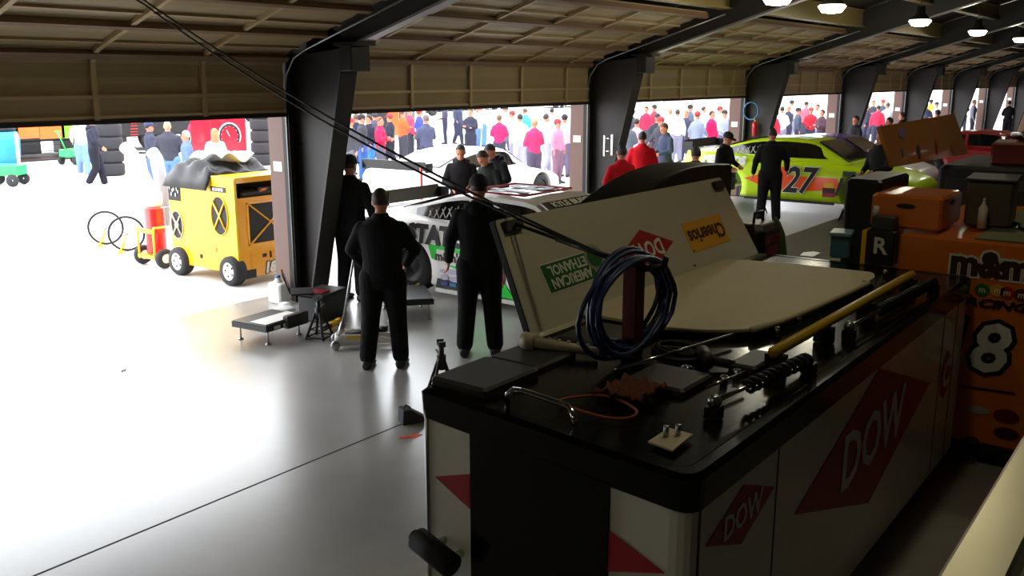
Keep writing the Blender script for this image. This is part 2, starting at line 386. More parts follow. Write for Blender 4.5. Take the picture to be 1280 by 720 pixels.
    # hair (short): cap of the skull behind the face
    def hair(long=False):
        m=MB(); q=hdM.to_3x3().to_4x4()
        n=20; mm=12; vs=[]; fs=[]
        rings=[]
        for i in range(mm+1):
            t=PI*.62*i/mm
            ring=[]
            for jj in range(n):
                p=2*PI*jj/n; x=math.sin(t)*math.cos(p); y=math.sin(t)*math.sin(p); z=math.cos(t)
                f=1.0
                lo=.58 if x>.30 else (.05 if x>0.02 else -.72); zz=max(z,lo); q_=1-.22*max(0,-zz)
                ring.append(hh((.1015*x*q_-.005,.0815*y*q_,1.675+.1155*zz)))
            rings.append(ring)
        m.loft(rings,smooth=True)
        if long:
            rings=[]
            for z,w,d in [(1.70,.085,.07),(1.62,.092,.075),(1.52,.098,.07),(1.42,.09,.055),(1.34,.06,.03)]:
                rings.append([hh((-.035-abs(1.6-z)*.1+d*math.cos(t),w*math.sin(t),z)) for t in [2*PI*q_/14 for q_ in range(14)]])
            m.loft(rings,smooth=True)
        return m.mesh('hair')
    out['hair']=hair(); out['longhair']=hair(True)
    m=MB(); rings=[]
    for i in range(9):
        t=PI*.5*i/8; r=math.sin(t) if i else .02; z=math.cos(t)
        rings.append([hh((.112*r*math.cos(p)-.004,.094*r*math.sin(p),1.705+.095*z)) for p in [2*PI*q/20 for q in range(20)]])
    rings.append([hh((.112*math.cos(p)-.004,.094*math.sin(p),1.685)) for p in [2*PI*q/20 for q in range(20)]])
    m.loft(rings,smooth=True)
    br=[hh((.09+.0*0+.105*math.cos(p)*1.0,.078*math.sin(p),1.692-.012*math.cos(p))) for p in [-PI/2+PI*q/10 for q in range(11)]]
    m.prism(br,hdM.to_3x3()@Vector((0,0,.008)))
    out['cap']=m.mesh('cap')
    m=MB()
    for s in (1,-1): m.ell(hh((.090,s*.031,1.658)),(.010,.013,.008),10,6)
    out['eyes']=m.mesh('eyes')
    # hood lying on the shoulders
    m=MB(); m.tube([T((.05*math.cos(a)-.045,.105*math.sin(a),1.47+.015*math.cos(a)*-1)) for a in [2*PI*q/16 for q in range(16)]],.036,10,True); m.ell(T((-.10,0,1.43)),(.05,.10,.075)); out['hood']=m.mesh('hood')
    _pc[k]=out; return out
EYE_M=mat('eye_dark',(30,22,20),.3)
_tk=[]
def taken(x,y): _tk.append((x,y)); return x,y
def free(x,y):
    # keep standing people at least an arm's length apart
    for k in range(60):
        if all((x-a)**2+(y-b)**2>.62**2 for a,b in _tk): break
        d=math.hypot(x,y); f=1+.35/d; x*=f; y*=f
    return taken(x,y)
def person(label,x,y,yaw,top,pants,pose='down',height=1.78,hair=(40,28,22),cap=None,hd=.0,lean=0.,vox=.022,build=1.,skin=(190,124,98),shoes=(26,26,28),long=False,hood=False,group=None,z=0.):
    x,y=free(x,y) if group else taken(x,y); o=thing('person',label,'person',(x,y,z),yaw,group); s=height/1.79; o.scale=(s,s,s)
    d=body_meshes(pose,hd,lean,vox,build)
    def put(k,nm,m,parent=o):
        q=bpy.data.objects.new(nm,d[k]); COL.objects.link(q); q.parent=parent
        if not d[k].materials: d[k].materials.append(None)
        q.material_slots[0].link='OBJECT'; q.material_slots[0].material=m; return q
    put('body','body',mat('skin',skin,.55,0,.05,20,spec=.35))
    put('trousers','trousers',cloth(pants)); j=put('jacket','jacket',cloth(top))
    if hood: put('hood','hood',cloth(top),j)
    put('shoe0','shoe',mat('shoe_leather',shoes,.5)); put('shoe1','shoe',mat('shoe_leather',shoes,.5))
    put('eyes','eyes',EYE_M)
    if hair: put('longhair' if long else 'hair','hair',mat('hair',hair,.6,0,.2,60,.3))
    if cap: put('cap','cap',mat('cap_fabric',cap,.8))
    return o
# ================================================================== RACE CARS
def section(x,w,zb,zs,zt,wt):
    r=[(x,0,zb),(x,w-.10,zb),(x,w-.02,zb+.05),(x,w,zb+.18),(x,w,(zb+zs)/2+.05),(x,w-.01,zs-.04),(x,w-.05,zs+.01),(x,wt+.08,zt-.03),(x,wt*.6,zt-.003),(x,wt*.25,zt)]
    return r+[(x,0,zt)]+[(a,-b,c) for a,b,c in reversed(r[1:])]
def racecar(label,loc,rz,paint_m,number,numcol,edge,side_word='',wheels=(1,1),roofcol=None,detail=True,z=0.,banner='',accent=None,group=None):
    t=thing('race_car',label,'race car',(loc[0],loc[1],z),rz,group)
    st=[(-2.42,.82,.42,.80,.95,.62),(-2.36,.90,.24,.90,1.02,.70),(-2.0,.95,.15,.94,1.04,.72),(-1.45,.965,.13,.94,1.02,.72),(-.9,.955,.11,.88,.97,.70),(0,.95,.10,.84,.92,.70),(.7,.955,.10,.82,.90,.70),(1.0,.96,.10,.80,.89,.70),(1.4,.965,.10,.76,.83,.68),(1.9,.94,.10,.68,.74,.62),(2.25,.86,.10,.56,.62,.55),(2.42,.70,.14,.44,.50,.45)]
    b=MB(); b.loft([section(*s) for s in st],smooth=True)
    me=b.mesh('body_shell'); me.materials.append(paint_m); bo=bpy.data.objects.new('body_shell',me); COL.objects.link(bo)
    for ax in (-1.42,1.38):
        c=MB(); c.cone((ax,-1.2,.33),(ax,1.2,.33),.395,n=32,smooth=False)
        cm=c.mesh('cut'); cm.materials.append(M['carbon']); co=bpy.data.objects.new('cut',cm); COL.objects.link(co)
        m=bo.modifiers.new('arch','BOOLEAN'); m.object=co; m.operation='DIFFERENCE'; m.solver='EXACT'
    nm=evaluated(bo)
    for m in list(bo.modifiers):
        c=m.object; bo.modifiers.remove(m); bpy.data.objects.remove(c)
    nm.materials.clear(); nm.materials.append(paint_m); 
    bo.data=nm; bo.parent=t
    # greenhouse
    g=MB(); roof=[(-1.95,.72,.68,1.0),(-1.0,.77,.66,1.26),(-.75,.78,.655,1.305),(-.2,.79,.655,1.33),(.22,.79,.65,1.305),(.38,.79,.65,1.27),(1.08,.80,.70,.885)]
    def gh(x,wb,wt,zt,zbase):
        zt=max(zt,zbase+.01)
        r=[(x,0,zbase),(x,wb,zbase),(x,wb+(wt-wb)*.85,zbase+(zt-zbase)*.85),(x,wt,zt-.02),(x,wt-.10,zt)]
        return r+[(x,0,zt+.008)]+[(a,-b_,c) for a,b_,c in reversed(r[1:])]
    zb=lambda x: .86
    g.loft([gh(x,wb,wt,zt,.86) for x,wb,wt,zt in roof],smooth=False); gh_o=g.build('roof_shell',roofcol or paint_m,t,bevel=.03)
    # windows (dark glass panels just proud of the shell)
    def zroof(x):
        for a,bb in zip(roof,roof[1:]):
            if a[0]<=x<=bb[0]: return a[3]+(bb[3]-a[3])*(x-a[0])/(bb[0]-a[0])
    def wall(x,f,off=.006,s=-1):   # point on the side of the greenhouse
        for a,bb in zip(roof,roof[1:]):
            if a[0]<=x<=bb[0]:
                k=(x-a[0])/(bb[0]-a[0]); wb=a[1]+(bb[1]-a[1])*k; wt=a[2]+(bb[2]-a[2])*k; zt=a[3]+(bb[3]-a[3])*k
                zz=.86+(zt-.86)*f; return Vector((x,s*(wb+(wt-wb)*f+off),zz))
    for s in (-1,1):
        for xa,xb,z0,nm_ in ((-1.5,-.62,.975,'quarter_window'),(-.54,.86,.945,'side_window')):
            rings=[]
            for i in range(15):
                x=xa+(xb-xa)*i/14; zt_=zroof(x); f0_=(z0-.86)/(zt_-.86); f1_=max(f0_+.02,.84)
                rings.append([wall(x,f0_,.004,s),wall(x,f1_,.004,s),wall(x,f1_,.010,s),wall(x,f0_,.010,s)])
            q=MB(); q.loft(rings); q.build(nm_,M['glass'],t)
        if detail:
            nt=MB()
            for k in range(6):
                x=-1.28+.11*k; nt.cone(wall(x,.34,.014,s),wall(x+.07,.68,.014,s),.008,n=5); nt.cone(wall(x+.09,.34,.014,s),wall(x+.02,.62,.014,s),.007,n=5)
            nt.build('window_lattice',M['whitetxt'],t)
    q=MB(); q.prism([(.41,-.60,1.262),(.41,.60,1.262),(1.05,.67,.915),(1.05,-.67,.915)],(.012,0,.018)); ws=q.build('windshield',M['glass'],t)
    q=MB(); q.prism([(-1.0,-.58,1.268),(-1.0,.58,1.268),(-1.82,.62,1.045),(-1.82,-.62,1.045)],(-.005,0,.018)); q.build('rear_window',M['glass'],t)
    if banner:
        dv=Vector((.64,0,-.347)).normalized(); u=Vector((0,-1,0))*-1
        o=Vector((.50,0,1.245)); u=Vector((0,1,0)); v=-dv
        text(banner,.13,o,u,v,M['whitetxt'],ws,'driver_name',.006,sx=1.25)
    if number=='18':
        text('18',.95,(-.32,0,1.335),(0,1,0),(-1,0,0),M['blacktxt'],t,'roof_number',.02,.2,ext=.003)
        q=MB(); q.tube([(a,b_,1.338) for a,b_ in ((-.80,-.5),(-.80,.5),(.12,.52),(.12,-.52))],.014,4,True); q.build('roof_outline',M['redtxt'],t)
    q=MB(); q.prism([(-2.40,-.80,1.02),(-2.40,.80,1.02),(-2.47,.80,1.20),(-2.47,-.80,1.20)],(.012,0,.003)); q.box(-2.46,-2.25,-.81,-.795,1.0,1.17); q.box(-2.46,-2.25,.795,.81,1.0,1.17)
    q.build('spoiler',M['carbon'],t)
    q=MB(); q.bbox(2.2,2.5,-.80,.80,.07,.13,.01); q.build('splitter',M['carbon'],t)
    for s in (-1,1):
        q=MB(); q.box(-.95,.9,s*.965-.02,s*.965+.02,.08,.13); q.build('side_skirt',M['whitetxt'] if number=='18' else M['black'],t)
    # wheels
    for ax,on in ((-1.42,wheels[0]),(1.38,wheels[1])):
        for s in (-1,1):
            if not on:
                q=MB(); q.lathe([(.0,-.03),(.16,-.03),(.17,0),(.16,.03),(0,.03)],(ax,s*.78,.36),'y'); q.cone((ax,s*.78,.36),(ax,s*.4,.36),.05); q.box(ax-.06,ax+.06,s*.6-.08,s*.6+.08,.2,.55); q.build('brake_hub',M['dark'],t); continue
            q=MB(); q.lathe([(.22,-.15),(.30,-.15),(.335,-.12),(.345,-.06),(.345,.06),(.335,.12),(.30,.15),(.22,.15)],(ax,s*.80,.345-z*0),'y',32); w=q.build('wheel',M['tyre'],t)
            q=MB(); q.lathe([(.235,-.10*s),(.225,.13*s),(.19,.12*s),(.12,.03*s),(.06,.05*s),(.0,.05*s)],(ax,s*.80,.345),'y',24); q.build('rim',M['black'],w)
            if detail:
                for c0 in (0,PI):
                    for k,ch in enumerate('RACING' if 0 else 'GOODYEAR'):
                        a=c0+PI/2+(k-3.5)*.17*(-1 if s<0 else 1)*(1); 
                        a=c0+PI/2-(k-3.5)*.18*(-s*-1 if 0 else 1)
                        uu=Vector((math.sin(a),0,-math.cos(a))); vv=Vector((math.cos(a),0,math.sin(a)))
                        if s>0: continue
                        text(ch,.06,(ax+.268*math.cos(a),s*.958,.345+.268*math.sin(a)),uu,vv,mat('yellow_letter',(240,200,40),.5),w,'tyre_letter',.002,res=1)
    # number and wording on both doors
    for s in (-1,1):
        u=Vector((-s*1.,0,0)) if s>0 else Vector((1,0,0)); v=Vector((0,0,1))
        yy=s*.966
        if accent=='swoosh':
            poly=[(-.9,.30),(-.1,.62),(.9,.60),(1.0,.42),(.6,.24),(.0,.36),(-.9,.20)]
            b=MB(); b.prism([(a,s*.952,c) for a,c in [(-.98,.50),(-.5,.64),(.2,.60),(.92,.60),(1.0,.44),(.85,.36),(.1,.30),(-.5,.33)]],(0,s*.012,0)); b.build('orange_flash',M['neon'],t)
            b=MB(); b.prism([(a,s*.955,c) for a,c in [(-.72,.66),(.0,.80),(-.1,.70),(.0,.62),(-.5,.60)]],(0,s*.012,0)); b.build('orange_flash',M['neon'],t)
        if accent=='green':
            b=MB(); b.prism([(a,s*.952,c) for a,c in [(-1.08,.68),(-.15,.66),(.30,.14),(-.20,.16),(-.50,.38),(-1.02,.50)]],(0,s*.014,0)); b.build('green_flash',mat('green_paint',(30,210,60),.3),t)
            b=MB(); b.prism([(a,s*.958,c) for a,c in [(-.93,.63),(-.54,.61),(-.53,.44),(-.92,.46)]],(0,s*.014,0)); b.build('candy_panel',M['whitetxt'],t)
            text('m&m\'s',.16,(-.73,s*.975,.54),u,v,mat('brown_letter',(60,34,24),.5),t,'lettering',.006)
            b=MB()
            for kx,kz,kw in ((-.72,.36,.16),(-.80,.28,.07),(-.62,.27,.11)): b.prism([(kx+p,s*.966,kz+q_) for p,q_ in disc2(0,0,kw,.033,14)],(0,s*.012,0))
            b.build('sponsor_patch',decal((200,190,215)),t)
            for kx,kz,cc in ((-.80,.20,(60,60,150)),(-.66,.20,(40,120,170)),(-.52,.22,(200,60,60))): b=MB(); b.prism([(kx+p,s*.966,kz+q_) for p,q_ in rect2(-.055,.055,-.022,.022)],(0,s*.012,0)); b.build('sponsor_patch',decal(cc),t)
            b=MB(); b.prism([(p,s*.953,q_) for p,q_ in ((-.96,.13),(.9,.13),(.9,.17),(-.45,.17),(-.5,.25),(-.93,.25))],(0,s*.012,0)); b.build('black_lower_edge',M['blacktxt'],t)
        if number and edge: text(number,.72,(.15 if number=='27' else .22,s*.972,.50),u,v,edge,t,'number_outline',.030,.28,sx=.82)
        if number: text(number,.72,(.15 if number=='27' else .22,s*.977,.50),u,v,numcol,t,'race_number',.014,.28,sx=.82)
        if side_word: 
            tt=text(side_word[0],side_word[1],(side_word[2],s*.968,side_word[3]),u,v+Vector((.0,0,0)),side_word[4],t,'lettering',.018,side_word[5],sx=.95)
    if detail and number=='27':
        for s in (-1,1):
            for k,(cx,cz,w_,h_,cc) in enumerate([(.78,.46,.10,.05,(240,180,30)),(.78,.36,.12,.05,(60,10,20)),(.78,.27,.12,.04,(150,20,60)),(1.15,.70,.12,.05,(40,60,40)),(1.32,.66,.11,.04,(120,150,60))]):
                b=MB(); b.prism([(cx+p,s*.964,cz+q_) for p,q_ in rect2(-w_,w_,-h_,h_)],(0,s*.012,0)); b.build('sponsor_patch',decal(cc),t)
            b=MB(); b.prism([(a,s*.966,c) for a,c in [(1.0,.62),(1.06,.62),(.96,.28),(.90,.28)]],(0,s*.013,0)); b.build('black_stripe',M['blacktxt'],t)
    return t
WC=Vector((9.80,6.98))
racecar('white race car with green flash and red roof outline, standing in the second doorway',(WC.x,WC.y-.05),-PI/2,paint((240,238,232),'white_car_paint'),'18',M['blacktxt'],M['redtxt'],('INTERSTATE',.33,-1.42,.79,M['blacktxt'],.15),banner='KYLE BUSCH',accent='green')
racecar('lime green race car number 27 with orange flash, raised on stands beside the dark crewman',(19.36,6.92),-PI/2,M['lime'],'27',M['blacktxt'],M['whitetxt'],('MENARDS',.22,-1.45,.84,M['whitetxt'],.15),wheels=(0,0),accent='swoosh',z=.24)
racecar('purple and white race car parked behind the lime race car',(24.6,8.1),-PI/2,paint((238,234,240),'pale_car_paint'),'',M['blacktxt'],None,'',detail=False,roofcol=paint((82,50,120),'purple_paint'))
racecar('red roofed race car with its nose inward, last car toward the far wall',(29.0,5.2),-PI/2,paint((150,20,26),'dark_red_paint'),'',M['whitetxt'],None,'',detail=False)
for k,(px,py) in enumerate(()): pass
for (x,y,w) in ((18.7,7.6,'rear'),(18.7,5.9,'middle')):
    t=thing('axle_stand','short steel axle stand under the %s of the lime race car'%w,'axle stand',(x,y,0)); g=MB()
    for a in range(4): g.cone((.11*math.cos(a*PI/2+.8),.11*math.sin(a*PI/2+.8),0),(.03*math.cos(a*PI/2+.8),.03*math.sin(a*PI/2+.8),.22),.014)
    g.build('frame',M['dark'],t); g=MB(); g.cone((0,0,.18),(0,0,.335),.025); g.box(-.06,.06,-.04,.04,.325,.335); g.build('saddle',M['steel'],t)
# car under a white tent outside the second doorway
racecar('overexposed white race car standing outside the second doorway',(15.6,12.9),0.05,paint((244,244,244),'white_car_paint'),'',M['redtxt'],None,'',detail=False)

# ================================================================== WHITE TOOL CART WITH OPEN LID
ZT=1.40; CX0,CX1,CY0,CY1=2.88,7.06,1.33,2.78
cart=thing('tool_cart','long white and black tool cart with red diamonds and its lid raised, in the foreground','tool cart',(CX0,CY0,0))
def loc(p): return Vector(p)-Vector((CX0,CY0,0))
def rr(x0,x1,y0,y1,r,z,n=5):
    i=x0-CX0; R_=[min(r,.09),.04,.04,.025]; P=[Vector((2.80+i,y0,z)),Vector((x1,y0,z)),Vector((x1,y1,z)),Vector((2.98+i,y1-.04,z))]; o=[]
    for k,p in enumerate(P):
        a=(P[k-1]-p).normalized(); c=(P[(k+1)%4]-p).normalized()
        for q in range(n+1):
            t=q/n; o.append((p+a*R_[k])*(1-t)**2+p*2*t*(1-t)+(p+c*R_[k])*t*t-Vector((CX0,CY0,0)))
    return o
EA=Vector((2.80,1.33,0)); EB=Vector((2.98,2.74,0)); EU=(EA-EB).normalized(); EN=Vector((EU.y,-EU.x,0))
if EN.x>0: EN=-EN
def onend(px,py): return onplane(px,py,EA,EN)
def endpoly(pts,nm,m,lift=.004,th=.004):
    b=MB(); b.prism([loc(onend(*p)+EN*lift) for p in pts],EN*th); return b.build(nm,m,cart)
b=MB(); b.loft([rr(CX0,CX1,CY0,CY1,.10,.14),rr(CX0,CX1,CY0,CY1,.10,ZT-.13)]); body=b.build('cabinet',M['white'],cart)
b=MB(); b.loft([rr(CX0-.01,CX1+.01,CY0-.01,CY1+.01,.11,ZT-.14),rr(CX0-.015,CX1+.015,CY0-.015,CY1+.015,.11,ZT-.02),rr(CX0+.005,CX1-.005,CY0+.005,CY1-.005,.10,ZT),rr(CX0+.05,CX1-.05,CY0+.05,CY1-.05,.08,ZT),rr(CX0+.06,CX1-.06,CY0+.06,CY1-.06,.08,ZT-.004)]); top=b.build('top_tray',M['cartblack'],cart)
b=MB(); b.loft([rr(CX0+.05,CX1-.05,CY0+.05,CY1-.05,.08,.08),rr(CX0+.05,CX1-.05,CY0+.05,CY1-.05,.08,.15)]); b.build('chassis',M['black'],cart)
for x in (3.4,6.6):
    for y in (1.55,2.58):
        w=MB(); w.lathe([(.03,-.03),(.09,-.03),(.10,0),(.09,.03),(.03,.03)],loc((x,y,.10)),'y',20); w.build('caster',M['rubber'],cart)
# end door (black) and corner post
q0=onend(590,600); q1=onend(762,660); b=MB(); b.prism([loc((q0.x,q0.y,.14)),loc((q1.x,q1.y,.14)),loc((q1.x,q1.y,ZT-.13)),loc((q0.x,q0.y,ZT-.13))],EN*.012); b.build('end_door',M['cartblack'],cart)
b=MB(); b.cone(loc((2.975,2.725,.14)),loc((2.975,2.725,ZT-.02)),.010); b.build('edge_trim',M['steel'],cart)
def tri(pts):
    b=MB(); b.prism([loc((CX0-.006,y,z)) for y,z in pts],(.008,0,0)); b.build('red_diamond',M['redtxt'],cart)
endpoly([(545,595),(589,592),(588,635)],'red_diamond',M['redtxt']); endpoly([(763,663),(832,716),(761,713)],'red_diamond',M['redtxt'])
for x in (2.87,3.60,6.42,6.78):
    b=MB(); b.box(x-CX0-.004,x-CX0+.004,-.003,.004,.16,ZT-.14); b.build('panel_seam',M['dark'],cart)
def diamond(cx,cz,hw,hh,s):
    b=MB(); b.prism([loc((cx-hw,CY0-.004,cz)),loc((cx,CY0-.004,cz-hh)),loc((cx+hw,CY0-.004,cz)),loc((cx,CY0-.004,cz+hh))],(0,.006,0)); d=b.build('red_diamond',M['redtxt'],cart)
    text('DOW',s,loc((cx,CY0-.006,cz)),(1,0,0),(0,0,1),M['whitetxt'],d,'lettering',s*.02,sx=1.0,ext=.001)
diamond(5.0,.86,1.16,.385,.42); diamond(3.25,1.09,.32,.125,.14)
b=MB(); b.prism([loc((6.60+a,CY0-.004,.80+c)) for a,c in disc2(0,0,.14,.17,8)],(0,.006,0)); d=b.build('red_badge',M['redtxt'],cart)
text('C',.26,loc((6.60,CY0-.006,.80)),(1,0,0),(0,0,1),M['whitetxt'],d,'lettering',.01,ext=.001)
# lid
BL=Vector((3.93,2.83,1.40)); BR=Vector((6.96,2.83,1.40)); TR=Vector((6.88,3.15,1.99)); TL=Vector((4.02,3.15,1.99))
vdir=(TL-BL); vdir.x=0; vdir.normalize(); udir=Vector((1,0,0)); nrm=udir.cross(vdir)  # toward the camera (-Y)
def rc(P,r,n=4):
    out=[]
    for i,p in enumerate(P):
        a=(P[i-1]-p).normalized(); c=(P[(i+1)%len(P)]-p).normalized()
        for k in range(n+1):
            t=k/n; out.append((p+a*r)*(1-t)**2+p*2*t*(1-t)+(p+c*r)*t*t)
    return out
b=MB(); b.prism([loc(p) for p in rc([BL,BR,TR,TL],.03)],-nrm*.035); lid=b.build('lid',paint((206,200,180),'lid_paint'),cart)
b=MB(); b.prism([loc(p) for p in [BL-nrm*.002+Vector((-.012,0,0)),TL-nrm*.002+Vector((-.012,0,0)),TL-nrm*.036+Vector((-.012,0,0)),BL-nrm*.036+Vector((-.012,0,0))]],(.02,0,0)); b.build('lid_edge',M['dark'],lid)
def onlid(px,py): return onplane(px,py,BL,nrm)
def liddecal(pts,nm,m,k=.002,th=.002):
    b=MB(); b.prism([loc(onlid(*p)+nrm*k) for p in pts],nrm*th); return b.build(nm,m,lid)
def lidrect(c,w,h,nm,m,k,ang=0): 
    c=onlid(*c); u=udir*math.cos(ang)+vdir*math.sin(ang); v=nrm.cross(u)
    b=MB(); b.prism([loc(c+u*a*w/2+v*q*h/2+nrm*k) for a,q in ((-1,-1),(1,-1),(1,1),(-1,1))],nrm*.002); return b.build(nm,m,lid),c,u,v
e,c,u,v=lidrect((712,340),.52,.18,'green_sticker',M['whitetxt'],.001,0.02)
e2,c,u,v=lidrect((712,340),.50,.165,'green_field',M['greentxt'],.003,0.02)
text('AMERICAN',.085,loc(c-v*.035+nrm*.005),-u,-v,M['whitetxt'],e2,'lettering',.002,ext=.001); text('ETHANOL',.085,loc(c+v*.04+nrm*.005),-u,-v,M['whitetxt'],e2,'lettering',.002,ext=.001)
cc=onlid(742,322); b=MB(); b.prism([loc(cc+u*a+v*q+nrm*.005) for a,q in disc2(0,0,.10,.085)],nrm*.002); em=b.build('round_emblem',decal((150,160,140)),lid)
b=MB(); b.prism([loc(cc+u*a+v*q+nrm*.008) for a,q in disc2(0,0,.075,.06)],nrm*.002); b.build('emblem_center',M['greentxt'],em)
c=onlid(809,311); dm=MB(); dm.prism([loc(c+udir*a+vdir*q+nrm*.002) for a,q in ((-.36,0),(0,-.135),(.36,0),(0,.135))],nrm*.002); d=dm.build('red_diamond',M['redtxt'],lid)
text('DOW',.155,loc(c+nrm*.005),-udir,-vdir,M['whitetxt'],d,'lettering',.004,ext=.001)
e,c,u,v=lidrect((883,291),.62,.22,'yellow_sticker',decal((238,170,28)),.002,0.0)
text('Cheerios',.155,loc(c+nrm*.005),-u,-v,decal((70,30,14)),e,'lettering',.004,ext=.001,sx=1.0)
for p in ((640,283),(897,232)):
    c=onlid(*p); b=MB(); b.prism([loc(c+udir*a+vdir*q) for a,q in ((-.09,-.03),(.07,-.03),(.07,.03),(-.09,.03))],nrm*.03); b.build('strut_bracket',M['black'],lid)
for p in ((770,330),(867,314),(868,332),(690,360)):
    c=onlid(*p); b=MB(); b.cone(loc(c),loc(c+nrm*.006),.008); b.build('rivet',M['dark'],lid)
# gas strut
s0=onlid(640,283)+nrm*.03; s1=Vector((4.05,2.42,1.86)); b=MB(); b.cone(loc(s0),loc(s0.lerp(s1,.5)),.010); b.cone(loc(s0.lerp(s1,.45)),loc(s1),.016); b.build('gas_strut',M['black'],cart)
# pale hinge strip at lid foot and green-lit end piece
b=MB(); b.box(3.93-CX0,6.96-CX0,2.77-CY0,2.83-CY0,ZT,ZT+.012); b.build('lid_hinge',M['alu'],cart)
# perforated hinge arm
p0=atz(662,427,1.46); p1=atz(748,440,1.43)
b=MB(); b.cone(loc(p0+Vector((0,0,0))),loc(p1),.030,.022,10); b.lathe([(.022,-.035),(.045,-.035),(.045,.035),(.022,.035)],loc(p0),'y',16)
for k in range(6): q=p0.lerp(p1,.15+.14*k); b.cone(loc(q+Vector((0,0,.015))),loc(q+Vector((0,0,.034))),.009,n=8)
b.build('perforated_arm',mat('cream_metal',(190,178,150),.5,.1),cart)
# cream pad
pts=[atz(*p,1.425) for p in [(715,392),(800,352),(880,327),(905,326),(1000,334),(1092,344),(1094,350),(1070,364),(1010,392),(960,411),(935,416),(880,417),(830,413),(770,402)]]
b=MB(); P=rc(pts,.05,3); b.prism([loc(p) for p in P],(0,0,.022)); pad=b.build('cream_pad',M['cream'],cart,bevel=.006)
b=MB(); b.tube([loc(atz(*p,1.445)) for p in [(940,412),(975,402),(1020,384),(1060,366),(1085,354)]],.018,8); b.build('rolled_edge',M['cream'],pad)
# yellow bar
b=MB(); p0=atz(966,441,1.50); p1=atz(1140,343,1.50); b.cone(loc(p0),loc(p1),.028,n=6); yb=b.build('yellow_bar',mat('old_yellow',(214,172,30),.4),cart)
b=MB()
for t_ in (.02,.3,.6,.97): q=p0.lerp(p1,t_); b=MB(); b.box(q.x-CX0-.02,q.x-CX0+.02,q.y-CY0-.05,q.y-CY0+.05,ZT,1.485); b.build('bar_support',M['black'],cart)
# two coil-spring rods along the front edge
for a,c_ in (((893,502),(1012,448)),((1062,408),(1168,352))):
    p0=atz(*a,1.47); p1=atz(*c_,1.47); b=MB(); b.cone(loc(p0),loc(p1),.010); L=(p1-p0).length; N=int(L/.075)
    b.build('chrome_rod',M['chrome'],cart); b=MB(); n=N*12; dd=(p1-p0).normalized(); o1=dd.orthogonal().normalized(); o2=dd.cross(o1)
    b.tube([loc(p0.lerp(p1,.3+.7*i/n)+(o1*math.cos(i*PI/6)+o2*math.sin(i*PI/6))*.026) for i in range(n+1)],.011,6); b.build('coil_spring',M['dark'],cart)
    b=MB(); b.ell(loc(p0),(.03,.03,.03)); b.build('rod_knob',M['steel'],cart)
    for q in (p0,p1): b=MB(); b.box(q.x-CX0-.03,q.x-CX0+.03,q.y-CY0-.03,q.y-CY0+.03,ZT,1.45); b.build('rod_mount',M['dark'],cart)
# row of chrome nuts
for k in range(7): q=atz(972+k*27,411-k*14.5,1.44); b=MB(); b.cone(loc((q.x,q.y,ZT)),loc((q.x,q.y,1.45)),.014,n=6); b.build('hex_nut',M['chrome'],cart,label='small chrome nut')
# tray inset panels, rails and drawer pulls
for (x0,x1,y0,y1,z1) in ((3.02,3.42,2.42,2.74,1.44),(3.46,3.80,2.46,2.76,1.425),(3.55,3.85,1.75,2.05,1.43),(4.02,4.32,1.62,1.76,1.44),(3.95,4.35,2.30,2.70,1.43)):
    b=MB(); b.bbox(x0-CX0,x1-CX0,y0-CY0,y1-CY0,ZT-.02,z1,.012); b.build('tool_tray',mat('grey_plastic',(56,54,50),.5,0,.1),cart)
b=MB(); b.cone(loc((3.6,2.12,1.44)),loc((4.5,1.95,1.44)),.008); b.cone(loc((3.6,1.66,1.45)),loc((3.9,1.62,1.45)),.007); b.build('chrome_rail',M['chrome'],cart)
# white plate with two pegs
pp=[atz(*p,1.412) for p in ((810,554),(836,537),(866,545),(841,565))]; b=MB(); b.prism([loc(p) for p in pp],(0,0,.008)); pl=b.build('white_plate',M['cream'],cart)
c=(pp[0]+pp[2])/2; b=MB(); b.cone(loc(c+Vector((.0,.02,0))),loc(c+Vector((0,.02,.05))),.011); b.cone(loc(c+Vector((.04,-.01,0))),loc(c+Vector((.04,-.01,.05))),.011); b.build('peg',M['steel'],pl)
# chrome grab handle
h=[(2.93,2.22,1.33),(2.87,2.24,1.38),(2.86,2.26,1.44),(2.90,2.235,1.475),(3.0,2.12,1.475),(3.06,1.98,1.475),(3.05,1.93,1.45),(3.02,1.90,1.41),(3.0,1.89,1.39)]
h=[atz(718,532,1.41),atz(717,520,1.44),atz(712,509,1.465),atz(700,504,1.47),atz(655,489,1.47),atz(642,487,1.465),atz(635,492,1.45),atz(634,500,1.41),atz(636,505,1.39)]
b=MB(); b.tube([loc(p) for p in h],.0125,10); b.build('grab_handle',M['chrome'],cart)
# black foam tow bar sticking out of the end
a=onend(543,664)+EN*.10; c=onend(586,698)+EN*.10; b=MB(); b.cone(loc(a),loc(c),.055,n=16); b.cone(loc(a+(a-c).normalized()*.03),loc(a),.03); tb=b.build('foam_grip',M['rubber'],cart)
b=MB(); b.cone(loc(a.lerp(c,.3)),loc(a.lerp(c,.3)-EN*.1),.018); b.cone(loc(a.lerp(c,.8)),loc(a.lerp(c,.8)-EN*.1),.018); b.build('tow_arm',M['white'],cart)
